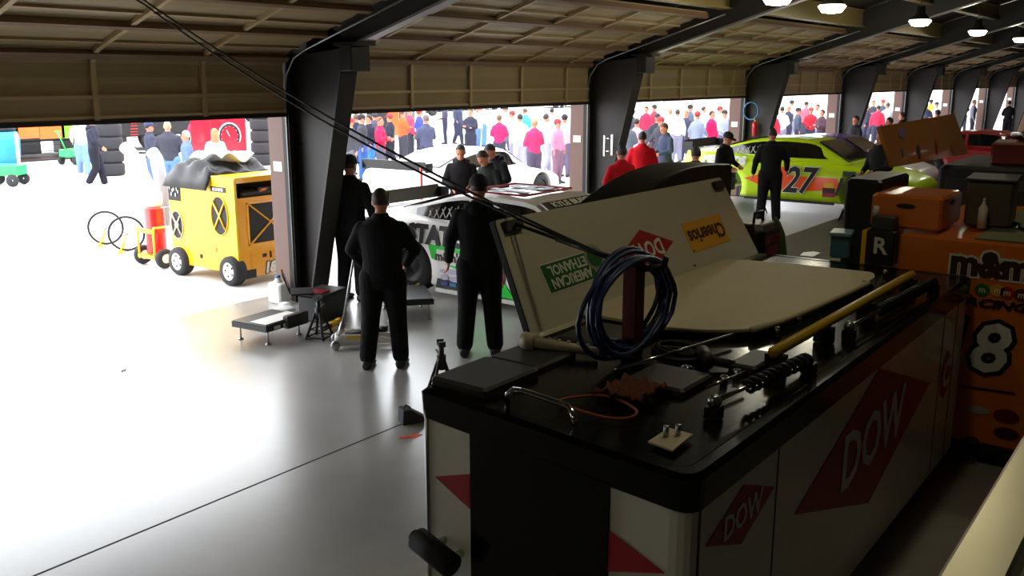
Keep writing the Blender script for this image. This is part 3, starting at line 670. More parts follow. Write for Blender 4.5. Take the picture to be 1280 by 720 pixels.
# ---- loose things on the cart
pc=Vector((3.96,2.24,1.40))
t=thing('hose_post','dark red upright post on the tool cart carrying the coiled hose','post',pc); b=MB(); b.box(-.045,.045,-.035,.035,0,.50); b.build('post',mat('dark_red_paint',(104,10,18),.5),t)
b=MB(); b.cone((0,-.03,.44),(0,-.16,.47),.015); b.cone((0,-.16,.47),(0,-.17,.52),.015); b.build('hook',M['dark'],t)
t=thing('air_hose','coiled dark blue air hose hanging on the red post of the tool cart','hose',pc+Vector((-.05,.05,.012)))
random.seed(4); b=MB()
pts=[]; N=9; 
for i in range(N*28):
    a=2*PI*i/28; k=i/28; r1=.38+.03*math.sin(k*2.1)+.012*random.random(); r2=.225+.02*math.cos(k*1.7)
    sg=.045*math.sin(k*1.3)
    pts.append(Vector((r1*math.cos(a)*.92+sg,-.02-.09*(k/N)+.02*math.sin(k*3+a),.265+r2*math.sin(a)+.02*math.sin(k*5))))
b.tube(pts,.0125,8); b.build('hose',mat('blue_hose',(34,52,104),.4),t)
t=thing('bungee_cord','thin orange bungee loop lying on the end of the cart beside the chrome handle','bungee cord',(3.2,1.95,1.41)); b=MB()
b.tube([Vector((.11*math.cos(a),.17*math.sin(a)*(1-.3*math.cos(a)),.008+.004*math.sin(3*a))) for a in [2*PI*i/30 for i in range(30)]],.006,6,True); b.build('cord',mat('orange_cord',(170,84,30),.7),t)
b=MB(); b.tube([(.12,0,.01),(.15,.02,.03),(.17,-.02,.02),(.15,-.05,.01)],.007); b.build('metal_clip',M['steel'],t)
t=thing('shop_rag','crumpled dull orange rag lying beside the bungee loop on the cart','rag',(3.42,1.93,1.41)); b=MB()
n=14; vs=[(.24*(i/n-.5)*(1+.2*math.sin(j_)),.2*(j_/n-.5)*(1+.15*math.cos(i)),.012+.022*abs(math.sin(i*1.3+j_*.7))+.01*math.sin(j_*1.9)) for i in range(n+1) for j_ in range(n+1)]
b.add(vs,[(i*(n+1)+j_,i*(n+1)+j_+1,(i+1)*(n+1)+j_+1,(i+1)*(n+1)+j_) for i in range(n) for j_ in range(n)],True); o=b.build('cloth',mat('rag_cloth',(96,44,16),.9,0,.2,20),t); sm=o.modifiers.new('s','SOLIDIFY'); sm.thickness=.006
# bag / cap pile and box behind the lid end
p=atz(948,322,1.41); t=thing('equipment_bag','black bag with dull red lettering beyond the right end of the raised lid','bag',(7.32,3.0,1.1)); 
b=MB(); b.bbox(-.22,.22,-.13,.13,0,.5,.05); b.build('bag_body',M['black'],t,bevel=.02); 
uu=(1,0,0); text('INSTATE',.085,(0,-.135,.37),uu,(0,0,1),mat('dull_red_letter',(150,44,40),.6),t,'lettering',.004,ext=.001); text('SERIES',.085,(0,-.135,.28),uu,(0,0,1),mat('dull_red_letter',(150,44,40),.6),t,'lettering',.004,ext=.001)
b=MB(); b.tube([(-.1,0,.48),(-.08,0,.58),(.08,0,.58),(.1,0,.48)],.012); b.build('handle',M['black'],t)
t=thing('green_cloth','dark green cloth draped beside the black bag','cloth',(7.66,2.99,1.1)); b=MB(); b.loft([[(.10*math.cos(a)*s_,.09*math.sin(a)*s_*(1+.15*math.sin(3*a)),z_) for a in [2*PI*i/16 for i in range(16)]] for s_,z_ in ((1.35,0),(1.2,.18),(.9,.36),(.45,.46),(.1,.5))],smooth=True); b.build('cloth',mat('green_cloth',(60,92,34),.9),t)
# support box for these: second black cart behind
t=thing('covered_tool_cart','black tool cart with an arched black cover, just behind the raised white lid','tool cart',(5.75,3.35,0))
b=MB(); b.bbox(0,2.45,0,.75,.12,1.30,.03); b.build('cabinet',M['cartblack'],t)
arch=[]
for i in range(17):
    k=i/16; arch.append((2.28*k,1.60+.42*math.sin(min(1,k*1.05)**.8*PI*.62)))
b=MB(); prof=[(x,.22,z_) for x,z_ in arch]+[(2.28,.22,1.30),(0,.22,1.30)]; b.prism(prof,(0,.42,0)); b.build('arched_cover',mat('black_cover',(16,15,16),.5),t,bevel=.02)
for x in (.3,2.1):
    for y in (.12,.62): w=MB(); w.lathe([(.03,-.03),(.07,-.03),(.08,0),(.07,.03),(.03,.03)],(x,y,.08),'y',16); w.build('caster',M['rubber'],t)
sb=MB(); t=thing('low_bench','low black bench carrying the bag and green cloth beyond the lid','bench',(7.08,2.82,0)); sb.bbox(0,.85,0,.42,1.04,1.10,.01); sb.build('bench_top',M['black'],t)
for x in (.05,.8):
    for y in (.05,.37): g=MB(); g.cone((x,y,0),(x,y,1.05),.02); g.build('leg',M['dark'],t)
p=atz(1055,318,1.41); t=thing('blue_box','pale blue plastic box on the far end of the tool cart','box',(p.x-.02,p.y+.02,1.397),.2); b=MB(); b.bbox(-.10,.10,-.07,.07,0,.17,.01); b.build('box_body',mat('blue_plastic',(74,120,138),.4),t); b=MB(); b.bbox(-.13,.12,-.08,.08,.17,.20,.006); b.build('lid',mat('pale_blue_plastic',(120,160,170),.35),t)
t=thing('glass_jar','greenish clear jar beside the pale blue box','jar',(p.x+.19,p.y-.16,1.397)); b=MB(); b.bbox(-.08,.08,-.06,.06,0,.19,.015); b.build('jar_body',mat('green_glass',(110,120,96),.1,0,.05,trans=.4),t); b=MB(); b.cone((0,0,.19),(0,0,.21),.05); b.build('cap',M['dark'],t)
p=atz(1012,316,1.41); t=thing('painted_glare','flat white shape imitating lamp glare on the black end of the cart','highlight',(p.x,p.y,1.397),.1); b=MB(); b.prism([(-.10,-.05,0),(.10,-.06,0),(.13,0,0),(.05,.06,0),(-.09,.05,0)],(0,0,.004)); b.build('highlight',mat('glare_white',(250,250,248),.4),t)  # thin white shape laid in as lamp glare on the glossy black top

# loose tools on the dark end of the cart
def on_cart(nm,label,cat,px,py,rz):
    p=atz(px,py,1.40); return thing(nm,label,cat,(p.x,p.y,1.398),rz)
t=on_cart('air_wrench','black pistol-grip air wrench lying behind the blue hose coil foot','air tool',880,455,.6); b=MB(); b.cone((-.1,0,.04),(.08,0,.04),.035); b.cone((.08,0,.04),(.13,0,.04),.02); b.build('tool_body',M['dark'],t); b=MB(); b.cone((-.05,0,.04),(-.09,-.13,.025),.022); b.build('grip',M['rubber'],t)
t=on_cart('open_wrench','chrome open-ended wrench lying left of the spring rod','wrench',852,470,.3); b=MB(); b.bbox(-.12,.12,-.012,.012,0,.01,.003); b.build('shaft',M['chrome'],t)
for s_ in (-1,1): b=MB(); b.lathe([(.012,0),(.026,0),(.026,.012),(.012,.012)],(s_*.135,0,0)); b.build('wrench_head',M['chrome'],t)
t=on_cart('cable_coil','flat coil of black cable lying beside the grey tray on the cart','cable',850,440,0); b=MB(); b.tube([((.10+.02*math.sin(i*.21))*math.cos(i*.3),(.13+.015*math.sin(i*.33))*math.sin(i*.3),.012+.0035*(i//21)) for i in range(126)],.009,6); b.build('cable',M['rubber'],t)
for k,(px,py) in enumerate(((905,478),(921,470),(937,462),(952,455))):
    t=on_cart('socket',['chrome socket nearest the spring rod knob','second chrome socket in the short row','third chrome socket in the short row','farthest chrome socket in the short row'][k],'socket',px,py,0); t['group']='sockets in a short row'; b=MB(); b.lathe([(.008,0),(.017,0),(.017,.035),(.010,.035)]); b.build('socket_body',M['chrome'],t)
# ================================================================== ORANGE TOOL CART
OX=7.16; t=thing('tool_chest','orange tool chest with large number at the right edge, past the white cart','tool chest',(OX,.35,0)); oc=t
b=MB(); b.bbox(0,2.2,0,1.50,.16,1.64,.02); b.build('cabinet',M['orange'],t)
b=MB(); b.box(.03,2.15,.04,1.46,.06,.17); b.build('kick_base',M['black'],t)
for x in (.3,1.9):
    for y in (.2,1.3): w=MB(); w.lathe([(.02,-.025),(.05,-.025),(.055,0),(.05,.025),(.02,.025)],(x,y,.056),'y',16); w.build('caster',M['rubber'],t)
b=MB(); b.bbox(.02,2.18,.02,1.0,1.64,1.655,.004); b.build('top_mat',mat('green_mat',(112,112,80),.7),t)
U=(0,-1,0); V=(0,0,1)
def oz(px,py): p=atx(px,py,OX); return p-Vector((OX,.35,0))
def otext(s,px,py,size,m,bold,edge=None,sh=0.,sx=1.,xo=-.004):
    p=oz(px,py); p.x=xo
    if edge: text(s,size,p,U,V,edge,t,'lettering_edge',bold+size*.06,sh,.001,sx)
    p=p.copy(); p.x=xo-.003; text(s,size,p,U,V,m,t,'lettering',bold,sh,.001,sx)
brl=mat('brown_letter',(60,34,24),.5)
otext('m&m\'s',1252,334,.24,brl,.012,M['whitetxt'])
otext('RACING',1236,380,.085,M['blacktxt'],.004,None,.3,1.5)
otext('18',1210,434,.50,M['whitetxt'],.010,M['blacktxt'],.15,1.0)
for px,py,c in ((1228,362,(36,120,50)),(1247,363,(226,170,30)),(1259,366,(190,40,30)),(1277,369,(92,50,34))):
    p=oz(px,py); b=MB(); b.prism([(-.004,p.y-a,p.z+c_) for a,c_ in disc2(0,0,.048,.044,20)],(-.004,0,0)); q=b.build('round_candy',paint(c,'candy_paint'),t)
    text('m',.06,(-.009,p.y,p.z),U,V,M['whitetxt'],q,'lettering',.001,ext=.001)
for px,py,w_,h_,c in ((1258,520,.085,.05,(110,30,36)),(1258,542,.085,.045,(70,30,30)),(1222,512,.08,.03,(180,170,150)),(1215,550,.05,.03,(90,60,30)),(1240,560,.05,.02,(60,36,24)),(1212,572,.06,.02,(80,44,24))):
    p=oz(px,py); b=MB(); b.prism([(-.004,p.y-a,p.z+c_) for a,c_ in disc2(0,0,w_,h_,16)],(-.003,0,0)); b.build('sponsor_patch',decal(c),t)
b=MB(); p=oz(1230,487); b.prism([(-.004,p.y-a,p.z+c_) for a,c_ in ((-.16,-.01),(.2,.005),(.2,.02),(-.16,.004))],(-.003,0,0)); b.build('underline',M['blacktxt'],t)
# upper box with hand hole, raised lid
t=thing('drawer_box','orange drawer box with a dark hand hole standing on top of the orange tool chest','drawer box',(7.27,1.60,1.655)); b=MB(); b.bbox(0,.62,0,.50,0,.25,.02); b.build('box_body',M['orange'],t)
b=MB(); b.prism([(.0+a,-.004,.19+c) for a,c in disc2(.30,0,.07,.02,12)],(0,.006,0)); b.prism([(-.004,.25+a,.17+c) for a,c in disc2(0,0,.07,.02,12)],(.006,0,0)); b.build('hand_hole',M['black'],t)
t=thing('lidded_chest','black chest with a raised orange stickered lid, standing behind the orange drawer box','chest',(7.55,2.14,0)); ol=t
PL=Vector((7.55,2.12,2.0)); NL=Vector((0,-1,.25)).normalized()
def ll(px,py): return onplane(px,py,PL,NL)-Vector((7.55,2.14,0))
cor=[ll(*p) for p in ((1117,209),(1211,192),(1193,142),(1100,158))]
b=MB(); b.prism(rc(cor,.02),-NL*.03); b.build('lid_panel',mat('orange_gloss',(214,140,30),.12,0,.05,coat=.6),t)
def lpatch(px,py,w_,h_,c,nm='sticker'):
    o=ll(px,py)+NL*.003; uu=Vector((1,0,0)); vv=NL.cross(uu); vv=-vv if vv.z<0 else vv
    b=MB(); b.prism([o+uu*a+vv*q for a,q in disc2(0,0,w_,h_,16)],NL*.002); return b.build(nm,decal(c),ol)
lpatch(1127,166,.12,.045,(150,130,170)); lpatch(1128,191,.03,.04,(110,110,120)); lpatch(1148,190,.055,.065,(60,70,50)); lpatch(1170,185,.035,.07,(170,50,30)); lpatch(1190,185,.06,.04,(180,90,30))
b=MB(); b.bbox(.02,.82,-.02,.26,.10,1.97,.02); b.build('chest_body',M['black'],ol)
t=thing('grey_bin','grey metal bin of parts standing behind the orange drawer box','bin',(7.74,1.22,1.655),.1); b=MB(); b.bbox(0,.5,0,.32,0,.34,.02); b.build('bin_body',mat('grey_metal',(92,86,74),.5,.2,.15),t); b=MB(); b.bbox(-.02,.52,-.02,.34,.34,.36,.01); b.build('rim',M['dark'],t)
t=thing('spray_can','white spray can on the orange chest in front of the grey bin','spray can',(7.66,1.40,1.655)); b=MB(); b.lathe([(.0,0),(.033,0),(.033,.15),(.02,.175),(.012,.18),(.012,.2),(0,.2)]); b.build('can_body',M['whitetxt'],t); b=MB(); b.cone((0,0,.2),(0,0,.225),.01); b.build('nozzle',M['white'],t)
t=thing('torque_wrench','long chrome wrench lying on the green mat of the orange chest','wrench',(7.40,.95,1.67),.55); b=MB(); b.cone((0,0,0),(.42,0,0),.011); b.ell((.44,0,0),(.03,.03,.015)); b.build('shaft',M['chrome'],t); b=MB(); b.cone((-.12,0,0),(0,0,0),.015); b.build('handle',M['black'],t)
p=Vector((7.28,2.02,0)); t=thing('radio_charger','upright black box marked with a white R on a yellow sided stand','box',(7.10,1.86,1.397)); b=MB(); b.bbox(-.01,.15,0,.20,0,.26,.01); b.build('box_body',M['black'],t)
text('R',.17,(-.013,.10,.14),U,V,M['whitetxt'],t,'lettering',.004,ext=.001)
b=MB(); b.box(-.012,.15,.202,.235,0,.25); b.build('yellow_side',M['yellow'],t); b=MB(); b.bbox(0,.13,.02,.18,.26,.36,.008); b.build('upper_box',mat('grey_plastic',(56,54,50),.5,0,.1),t); b=MB(); b.cone((.03,.16,.36),(.03,.16,.43),.02); b.build('knob',M['whitetxt'],t)
# dark gear beyond the orange chest
t=thing('equipment_cabinet','tall black equipment cabinet standing beyond the orange tool chest','cabinet',(9.9,1.0,0)); b=MB(); b.bbox(0,1.6,0,1.25,.1,1.92,.03); b.build('cabinet_body',mat('matt_black',(18,17,17),.7),t)
b=MB(); b.bbox(.05,1.55,.05,1.2,.02,.11,.01); b.build('plinth',M['rubber'],t)
for k in range(4): b=MB(); b.bbox(-.015,.0,.08,1.17,.25+.4*k,.60+.4*k,.004); q=b.build('drawer',mat('dark_drawer',(34,28,26),.5),t); b=MB(); b.cone((-.03,.4,.52+.4*k),(-.03,.85,.52+.4*k),.01); b.build('drawer_pull',M['steel'],q)
t=thing('parts_crate','dark red plastic crate of parts on top of the black equipment cabinet','crate',(10.2,1.4,1.92),.1); b=MB(); b.bbox(0,.6,0,.45,0,.22,.02); b.build('crate_body',mat('dark_red_plastic',(110,30,22),.5),t); b=MB(); b.tube([(.1,.1,.22),(.2,.2,.3),(.4,.3,.28),(.5,.2,.22)],.025); b.build('hose_end',M['steel'],t)
# railing
t=thing('hand_rail','brushed metal guard rail close to the viewer at the lower right corner','railing',(0,0,0)); b=MB(); b.bbox(.7,4.2,.185,.275,1.94,2.0,.006); b.build('top_rail',M['alu'],t)
for x in (3.9,): g=MB(); g.cone((x,.23,0),(x,.23,1.94),.025); g.build('post',M['alu'],t)
g=MB(); g.cone((.2,.23,0),(.2,.23,1.95),.025); g.box(.15,.75,.2,.26,1.94,1.99); g.build('post',M['alu'],t)

# ================================================================== YELLOW GENERATOR CART
G=thing('generator_cart','yellow wheeled power cart with round fans and number 18, outside the left doorway','generator cart',(7.72,10.42,0))
b=MB(); out=[(0,0,.17),(0,0,1.18),(0,0,1.18),(0,1.50,1.18),(0,1.50,.17)]
b.prism([(0,0,.16),(0,.0,1.44),(0,.03,1.46),(0,.52,1.46),(0,.54,1.42),(0,1.46,1.42),(0,1.50,1.38),(0,1.50,.20),(0,1.46,.16)],(.04,0,0)); sp=b.build('side_panel',M['yellow'],G,bevel=.004)
b=MB(); b.bbox(.04,.98,.03,1.48,.16,1.14,.01); b.build('cabinet',M['yellow'],G)
b=MB(); b.prism([(.98,0,.16),(.98,.0,1.40),(.98,.5,1.40),(.98,1.5,1.2),(.98,1.5,.16)],(.04,0,0)); b.build('side_panel',M['yellow'],G)
b=MB(); b.box(.04,.98,0,.03,.14,1.18); b.box(.04,.98,0,.03,1.38,1.44); b.build('front_panel',paint((244,170,20),'shaded_yellow'),G)  # shade on the garage-facing side is put into this deeper yellow
b=MB(); b.bbox(.02,1.0,.0,.5,1.43,1.46,.006); b.build('top_panel',M['yellow'],G)
b=MB(); b.box(.08,.94,.40,.44,1.16,1.42); b.bbox(.15,.85,.06,.36,1.16,1.26,.02); b.build('cable_bundle',M['black'],G)
# fans on the side panel
def fan(y,z,r,ry,hub):
    b=MB(); b.prism([(-.004,y+a,z+c) for a,c in disc2(0,0,ry,r,28)],(.006,0,0)); f=b.build('fan_grille',M['dark'],G)
    b=MB()
    b.cone((-.012,y-ry*.7,z+r*.7),(-.012,y+ry*.7,z-r*.7),.014,n=4); b.cone((-.012,y-ry*.7,z-r*.7),(-.012,y+ry*.7,z+r*.7),.014,n=4)
    if hub: b.ell((-.01,y,z),(.02,.05,.05))
    b.tube([(-.01,y+a,z+c) for a,c in disc2(0,0,ry+.01,r+.01,28)],.008,6,True); b.build('fan_guard',M['yellow'] if not hub else mat('pale_grille',(200,190,170),.4),f)
pf=atx(275,270,7.72); fan(pf.y-10.42,pf.z,.255,.17,False)
pf=atx(222,281,7.72); fan(pf.y-10.42,pf.z,.19,.13,True)
def gp(px,py): p=atx(px,py,7.72); return (p.y-10.42,p.z)
y,z=gp(218,239); b=MB(); b.box(-.006,.0,y-.14,y+.14,z-.13,z+.13); q=b.build('control_window',M['dark'],G)
b=MB(); 
for k in range(7): b.ell((-.01,y-.1+.033*k,z+.05*math.sin(k*2.3)),(.008,.018,.03))
b.build('gauge',M['steel'],q)
y,z=gp(273,237); b=MB(); b.box(-.006,.0,y-.16,y+.17,z-.035,z+.035); q=b.build('name_strip',M['blacktxt'],G); b=MB()
for k in range(4): b.box(-.009,0,y-.1+.06*k,y-.06+.06*k,z-.02,z+.02)
b.build('strip_marks',M['whitetxt'],q)
for (px,py) in ((270,312),(252,320)):
    y,z=gp(px,py); b=MB(); b.bbox(-.012,0,y-.025,y+.025,z-.03,z+.03,.004); b.build('latch',paint((240,150,20),'latch_paint') if px==270 else M['dark'],G)
def gwheel(y,x,r=.20,s=-1):
    w=MB(); w.lathe([(r*.62,-.09),(r*.92,-.09),(r,-.06),(r,.06),(r*.92,.09),(r*.62,.09)],(x,y,r),'x',28); w=w.build('wheel',M['tyre'],G)
    q=MB(); q.lathe([(r*.64,s*.085),(r*.5,s*.06),(r*.2,s*.075),(0,s*.075)],(x,y,r),'x',20); q=q.build('rim',M['whitetxt'],w)
    q2=MB()
    for k in range(5): a=k*2*PI/5; q2.ell((x+s*.07,y+r*.38*math.cos(a),r+r*.38*math.sin(a)),(.008,.016,.016),8,5)
    q2.build('lug_hole',M['dark'],q)
gwheel(.14,.01); gwheel(1.32,.01); gwheel(.14,1.0,s=1); gwheel(1.32,1.0,s=1)
b=MB(); b.box(.05,.28,-.005,.05,.08,.2); b.build('bumper',M['black'],G)
# front face: square vent with cross, 18
def gf(px,py): p=aty(px,py,10.42); return (p.x-7.72,p.z)
x0,z0=gf(310,250); x1,z1=gf(366,306)
b=MB(); b.prism([(x0+a,-.006,c) for a,c in ((0,.52),(.04,.50),(.04,.50),(.78,.50),(.82,.54),(.82,1.06),(.78,1.08),(.04,1.10),(0,1.06))],(0,.008,0)) if 0 else b.box(.20,.92,-.006,0,.54,1.10); v_=b.build('square_vent',M['dark'],G)
b=MB(); b.cone((.20,-.012,1.10),(.92,-.012,.54),.014,n=4); b.cone((.20,-.012,.54),(.92,-.012,1.10),.014,n=4); b.box(.18,.94,-.012,0,1.09,1.115); b.box(.18,.94,-.012,0,.525,.55); b.box(.18,.205,-.012,0,.53,1.11); b.box(.915,.94,-.012,0,.53,1.11); b.build('vent_cross',paint((244,170,20),'shaded_yellow'),v_)
b=MB(); b.box(.20,.92,-.004,0,.10,.42) ; b.build('lower_door',paint((240,164,20),'door_yellow_paint'),G)  # lower door colour carries the same side's shade
b=MB(); b.box(.40,.47,-.008,0,.34,.39); b.box(.52,.55,-.012,0,.32,.41); b.build('door_latch',M['dark'],G)
x,z=gf(337,334)
text('18',.20,(x,-.008,z),(1,0,0),(0,0,1),M['blacktxt'],G,'number_outline',.022,.2,.001); text('18',.20,(x,-.012,z),(1,0,0),(0,0,1),M['whitetxt'],G,'lettering',.01,.2,.001)
x,z=gf(329,237); b=MB(); b.box(x-.09,x+.09,-.006,0,z-.035,z+.035); q=b.build('maker_badge',M['blacktxt'],G); b=MB(); b.prism([(x-.07,-.008,z-.02),(x+.02,-.008,z-.015),(x+.07,-.008,z+.02),(x-.03,-.008,z+.02)],(0,.002,0)); b.build('badge_flash',paint((240,120,30),'badge_orange'),q)
# covers thrown over the top
t=thing('folded_cover','black and silver fabric cover heaped on top of the yellow power cart','cover',(7.72,11.1,1.44)); b=MB()
n=22; vs=[];
for i in range(n+1):
    for j_ in range(n+1):
        x=1.15*i/n-.1; y=1.0*(j_/n)-.2; h=.06+.10*abs(math.sin(i*.55+j_*.25))+.05*math.sin(j_*.8+i*.2)
        e=min(i,n-i,j_,n-j_)/3; h=h*min(1,e)+(.0 if e>=1 else -.0)
        if x<.0: h-=.18*(-x/.1)
        vs.append((x,y,h+.01))
b.add(vs,[(i*(n+1)+j_,i*(n+1)+j_+1,(i+1)*(n+1)+j_+1,(i+1)*(n+1)+j_) for i in range(n) for j_ in range(n)],True); o=b.build('black_fabric',M['black'],t); sm=o.modifiers.new('s','SOLIDIFY'); sm.thickness=.01
b=MB(); vs=[(.25+.55*i/10,-.12+.75*j_/10,.22+.07*math.sin(i*.7+.6*j_)) for i in range(11) for j_ in range(11)]
b.add(vs,[(i*11+j_,i*11+j_+1,(i+1)*11+j_+1,(i+1)*11+j_) for i in range(10) for j_ in range(10)],True); o=b.build('silver_fabric',mat('silver_fabric',(190,190,194),.5,.2,.1,8),t); sm=o.modifiers.new('s','SOLIDIFY'); sm.thickness=.01
# exhaust hoses rising behind the cart
for k,(a,c_,e_) in enumerate((((203,235),(195,197),(190,190)),((190,240),(165,192),(156,184)))):
    X=8.1+.2*k; p=[atx(*q,X+.3) for q in (a,c_,e_)]; base=Vector((p[0].x,p[0].y,p[0].z))
    t=thing('exhaust_duct',['short grey duct hose rising beside the bald man','long grey duct hose leaning above the red drum'][k],'hose',(base.x,base.y,0)); b=MB(); L=[Vector((0,.05,.5)) if k==0 else Vector((0,-.02,.3))]+[q-Vector((base.x,base.y,0)) for q in p]
    b.tube(L,.10,14); b.build('duct',mat('grey_duct',(150,150,156),.6,.1,.1,30,.3),t); g=MB(); g.tube([L[0]+(L[1]-L[0])*.5+Vector((.104*math.cos(a_),.104*math.sin(a_),0)) for a_ in [2*PI*i/16 for i in range(16)]],.012,6,True); g.build('clamp',M['steel'],t); g=MB(); g.cone((L[0].x,L[0].y,0),(L[0].x,L[0].y,L[0].z),.03); g.cone((L[0].x,L[0].y,0),(L[0].x,L[0].y,.02),.12); g.build('stand',M['yellow'],t)
# red drums on a yellow two wheel frame
t=thing('drum_cart','yellow two wheeled frame carrying a red and white drum, left of the power cart','drum cart',(7.85,12.55,0)); b=MB()
b.lathe([(0,.2),(.14,.2),(.145,.22),(.145,.5),(.15,.51),(.145,.52),(.145,.86),(.14,.88),(0,.88)],(0.05,.05,0)); b.build('drum',paint((220,34,36),'drum_red'),t)
b=MB(); b.lathe([(0,.0),(.1,.0),(.13,.06),(.13,.20),(.08,.26),(.04,.3),(0,.3)],(0.05,.05,.88)); b.build('drum_top',M['whitetxt'],t)
b=MB(); 
for y in (-.16,.24): b.tube([(-.13,y,.12),(-.13,y,.55),(-.1,y,.62)],.016); b.cone((-.13,y,.16),(.25,y,.16),.016)
b.box(-.15,-.11,-.17,.25,.52,.58); b.box(-.15,-.11,-.17,.25,.14,.19); b.cone((-.13,-.16,.6),(.1,-.16,.6),.016); b.build('frame',M['yellow'],t)
for y in (-.24,.32): w=MB(); w.lathe([(.06,-.04),(.13,-.05),(.15,0),(.13,.05),(.06,.04)],(-.02,y,.15),'y',20); w=w.build('wheel',M['tyre'],t); q=MB(); q.cone((-.02,y-.045,.15),(-.02,y+.045,.15),.07); q.build('hub',M['whitetxt'],w)
# bicycle-like hoops
for k,(px,py) in enumerate(((134,306),(160,314))):
    p=atz(px,py,0); t=thing('hose_reel_wheel',['thin black hoop wheel standing at far left of the pair by the drum','thin black hoop wheel nearer the red drum'][k],'hoop wheel',(p.x,p.y,0),.9); b=MB(); b.tube([(0,.27*math.cos(a),.27+.02+.27*math.sin(a)) for a in [2*PI*i/36 for i in range(36)]],.019,8,True); b.build('rim',M['rubber'],t)
    b=MB(); b.cone((-.03,0,.29),(.03,0,.29),.03)
    for i in range(8): a=PI/4*i; b.cone((0,0,.29),(0,.265*math.cos(a),.29+.265*math.sin(a)),.003,n=4)
    b.build('spokes',M['steel'],t); b=MB(); b.cone((0,0,.29),(.16,.1,0),.012); b.cone((0,0,.29),(-.16,.1,0),.012); b.box(-.2,.2,.05,.13,0,.02); b.build('foot',M['yellow'],t)
t=thing('yellow_frame','yellow tube frame standing between the tyre stack and the ducts','frame',(10.2,15.2,0)); b=MB(); b.tube([(0,0,0),(.1,.1,.9),(.3,0,1.15),(.5,-.1,.9),(.7,-.1,0)],.035); b.cone((.05,.05,.5),(.62,-.1,.5),.025); b.build('frame',M['yellow'],t)

# ================================================================== FLOOR THINGS NEAR THE DOOR
# low folding platforms
def platform(name,label,o,u,v,L,W,Hh,topm,rimm,extra=True):
    u=Vector(u).normalized(); v=Vector((-u.y,u.x,0)); rz=math.atan2(u.y,u.x)
    t=thing(name,label,'platform',(o[0],o[1],0),rz); b=MB(); b.bbox(0,L,0,W,Hh-.015,Hh,.005); b.build('top_plate',topm,t)
    b=MB(); b.box(0,L,-.008,.012,Hh-.07,Hh-.012); b.box(0,L,W-.012,W+.008,Hh-.07,Hh-.012); b.box(-.008,.012,0,W,Hh-.07,Hh-.012); b.box(L-.012,L+.008,0,W,Hh-.07,Hh-.012); r=b.build('rim',rimm,t)
    b=MB()
    for k in range(3): b.box(.1+.14*k,.19+.14*k,-.011,-.008,Hh-.06,Hh-.025)
    b.build('label_plate',M['whitetxt'],r)
    for x in (.06,L-.06):
        for y in (.05,W-.05): g=MB(); g.cone((x,y,0),(x,y,Hh-.015),.010,n=8); g.cone((x,y,0),(x,y,.02),.035,.02,12); g.build('leg',M['steel'],t)
    return t
a=atz(310,412,.0); c=atz(378,417,0)
q0,q1,q3=atz(333,409,.21),atz(382,394,.21),atz(289,384,.21)
T1=platform('work_platform','low glass-topped folding platform on thin legs in front of the first column',q0,q1-q0,None,(q1-q0).length,.50,.22,M['carbon'],M['black'])
b=MB(); b.bbox(.02,(q1-q0).length-.02,.02,.26,.222,.230,.003); b.build('white_sheet',M['whitetxt'],T1); b=MB(); b.bbox((q1-q0).length*.45,(q1-q0).length,-.05,.03,.13,.27,.01); b.build('black_clamp',M['black'],T1)
T2=platform('work_platform','low black folding platform on thin legs beside the rear wheel of the white race car',(7.93,7.12),(.35,.42,0),None,.75,.55,.26,M['black'],M['black'])
# axle jack stands
def jackstand(label,x,y,rz,h=.45):
    t=thing('jack_stand',label,'jack stand',(x,y,0),rz); b=MB()
    for k in range(4):
        a=PI/4+PI/2*k; b.prism([(.15*math.cos(a)-.015,.15*math.sin(a),0),(.15*math.cos(a)+.015,.15*math.sin(a),0),(.035*math.cos(a)+.01,.035*math.sin(a),h*.62),(.035*math.cos(a)-.01,.035*math.sin(a),h*.62)],(.004,.012,0))
        b.cone((.15*math.cos(a),.15*math.sin(a),.02),(.15*math.cos(a+PI/2),.15*math.sin(a+PI/2),.02),.010,n=6); b.cone((.10*math.cos(a),.10*math.sin(a),h*.22),(.10*math.cos(a+PI/2),.10*math.sin(a+PI/2),h*.22),.008,n=6)
        b.cone((.15*math.cos(a),.15*math.sin(a),0),(.035*math.cos(a),.035*math.sin(a),h*.62),.014,n=6)
    b.cone((0,0,h*.45),(0,0,h*.72),.042); b.build('frame',M['dark'],t); b=MB(); b.cone((0,0,h*.6),(0,0,h*.92),.025); b.box(-.06,.06,-.03,.03,h*.9,h*.94); b.box(-.06,-.04,-.03,.03,h*.94,h); b.box(.04,.06,-.03,.03,h*.94,h); b.build('ratchet_post',M['black'],t); b=MB(); b.cone((.03,0,h*.68),(.15,.02,h*.74),.009); b.build('lever',M['dark'],t)
jackstand('black jack stand on the floor by the laptop box, left of the floor jack',6.62,7.60,.3,.46)
jackstand('black jack stand just past the left corner of the white tool cart',6.05,5.35,.9,.48)
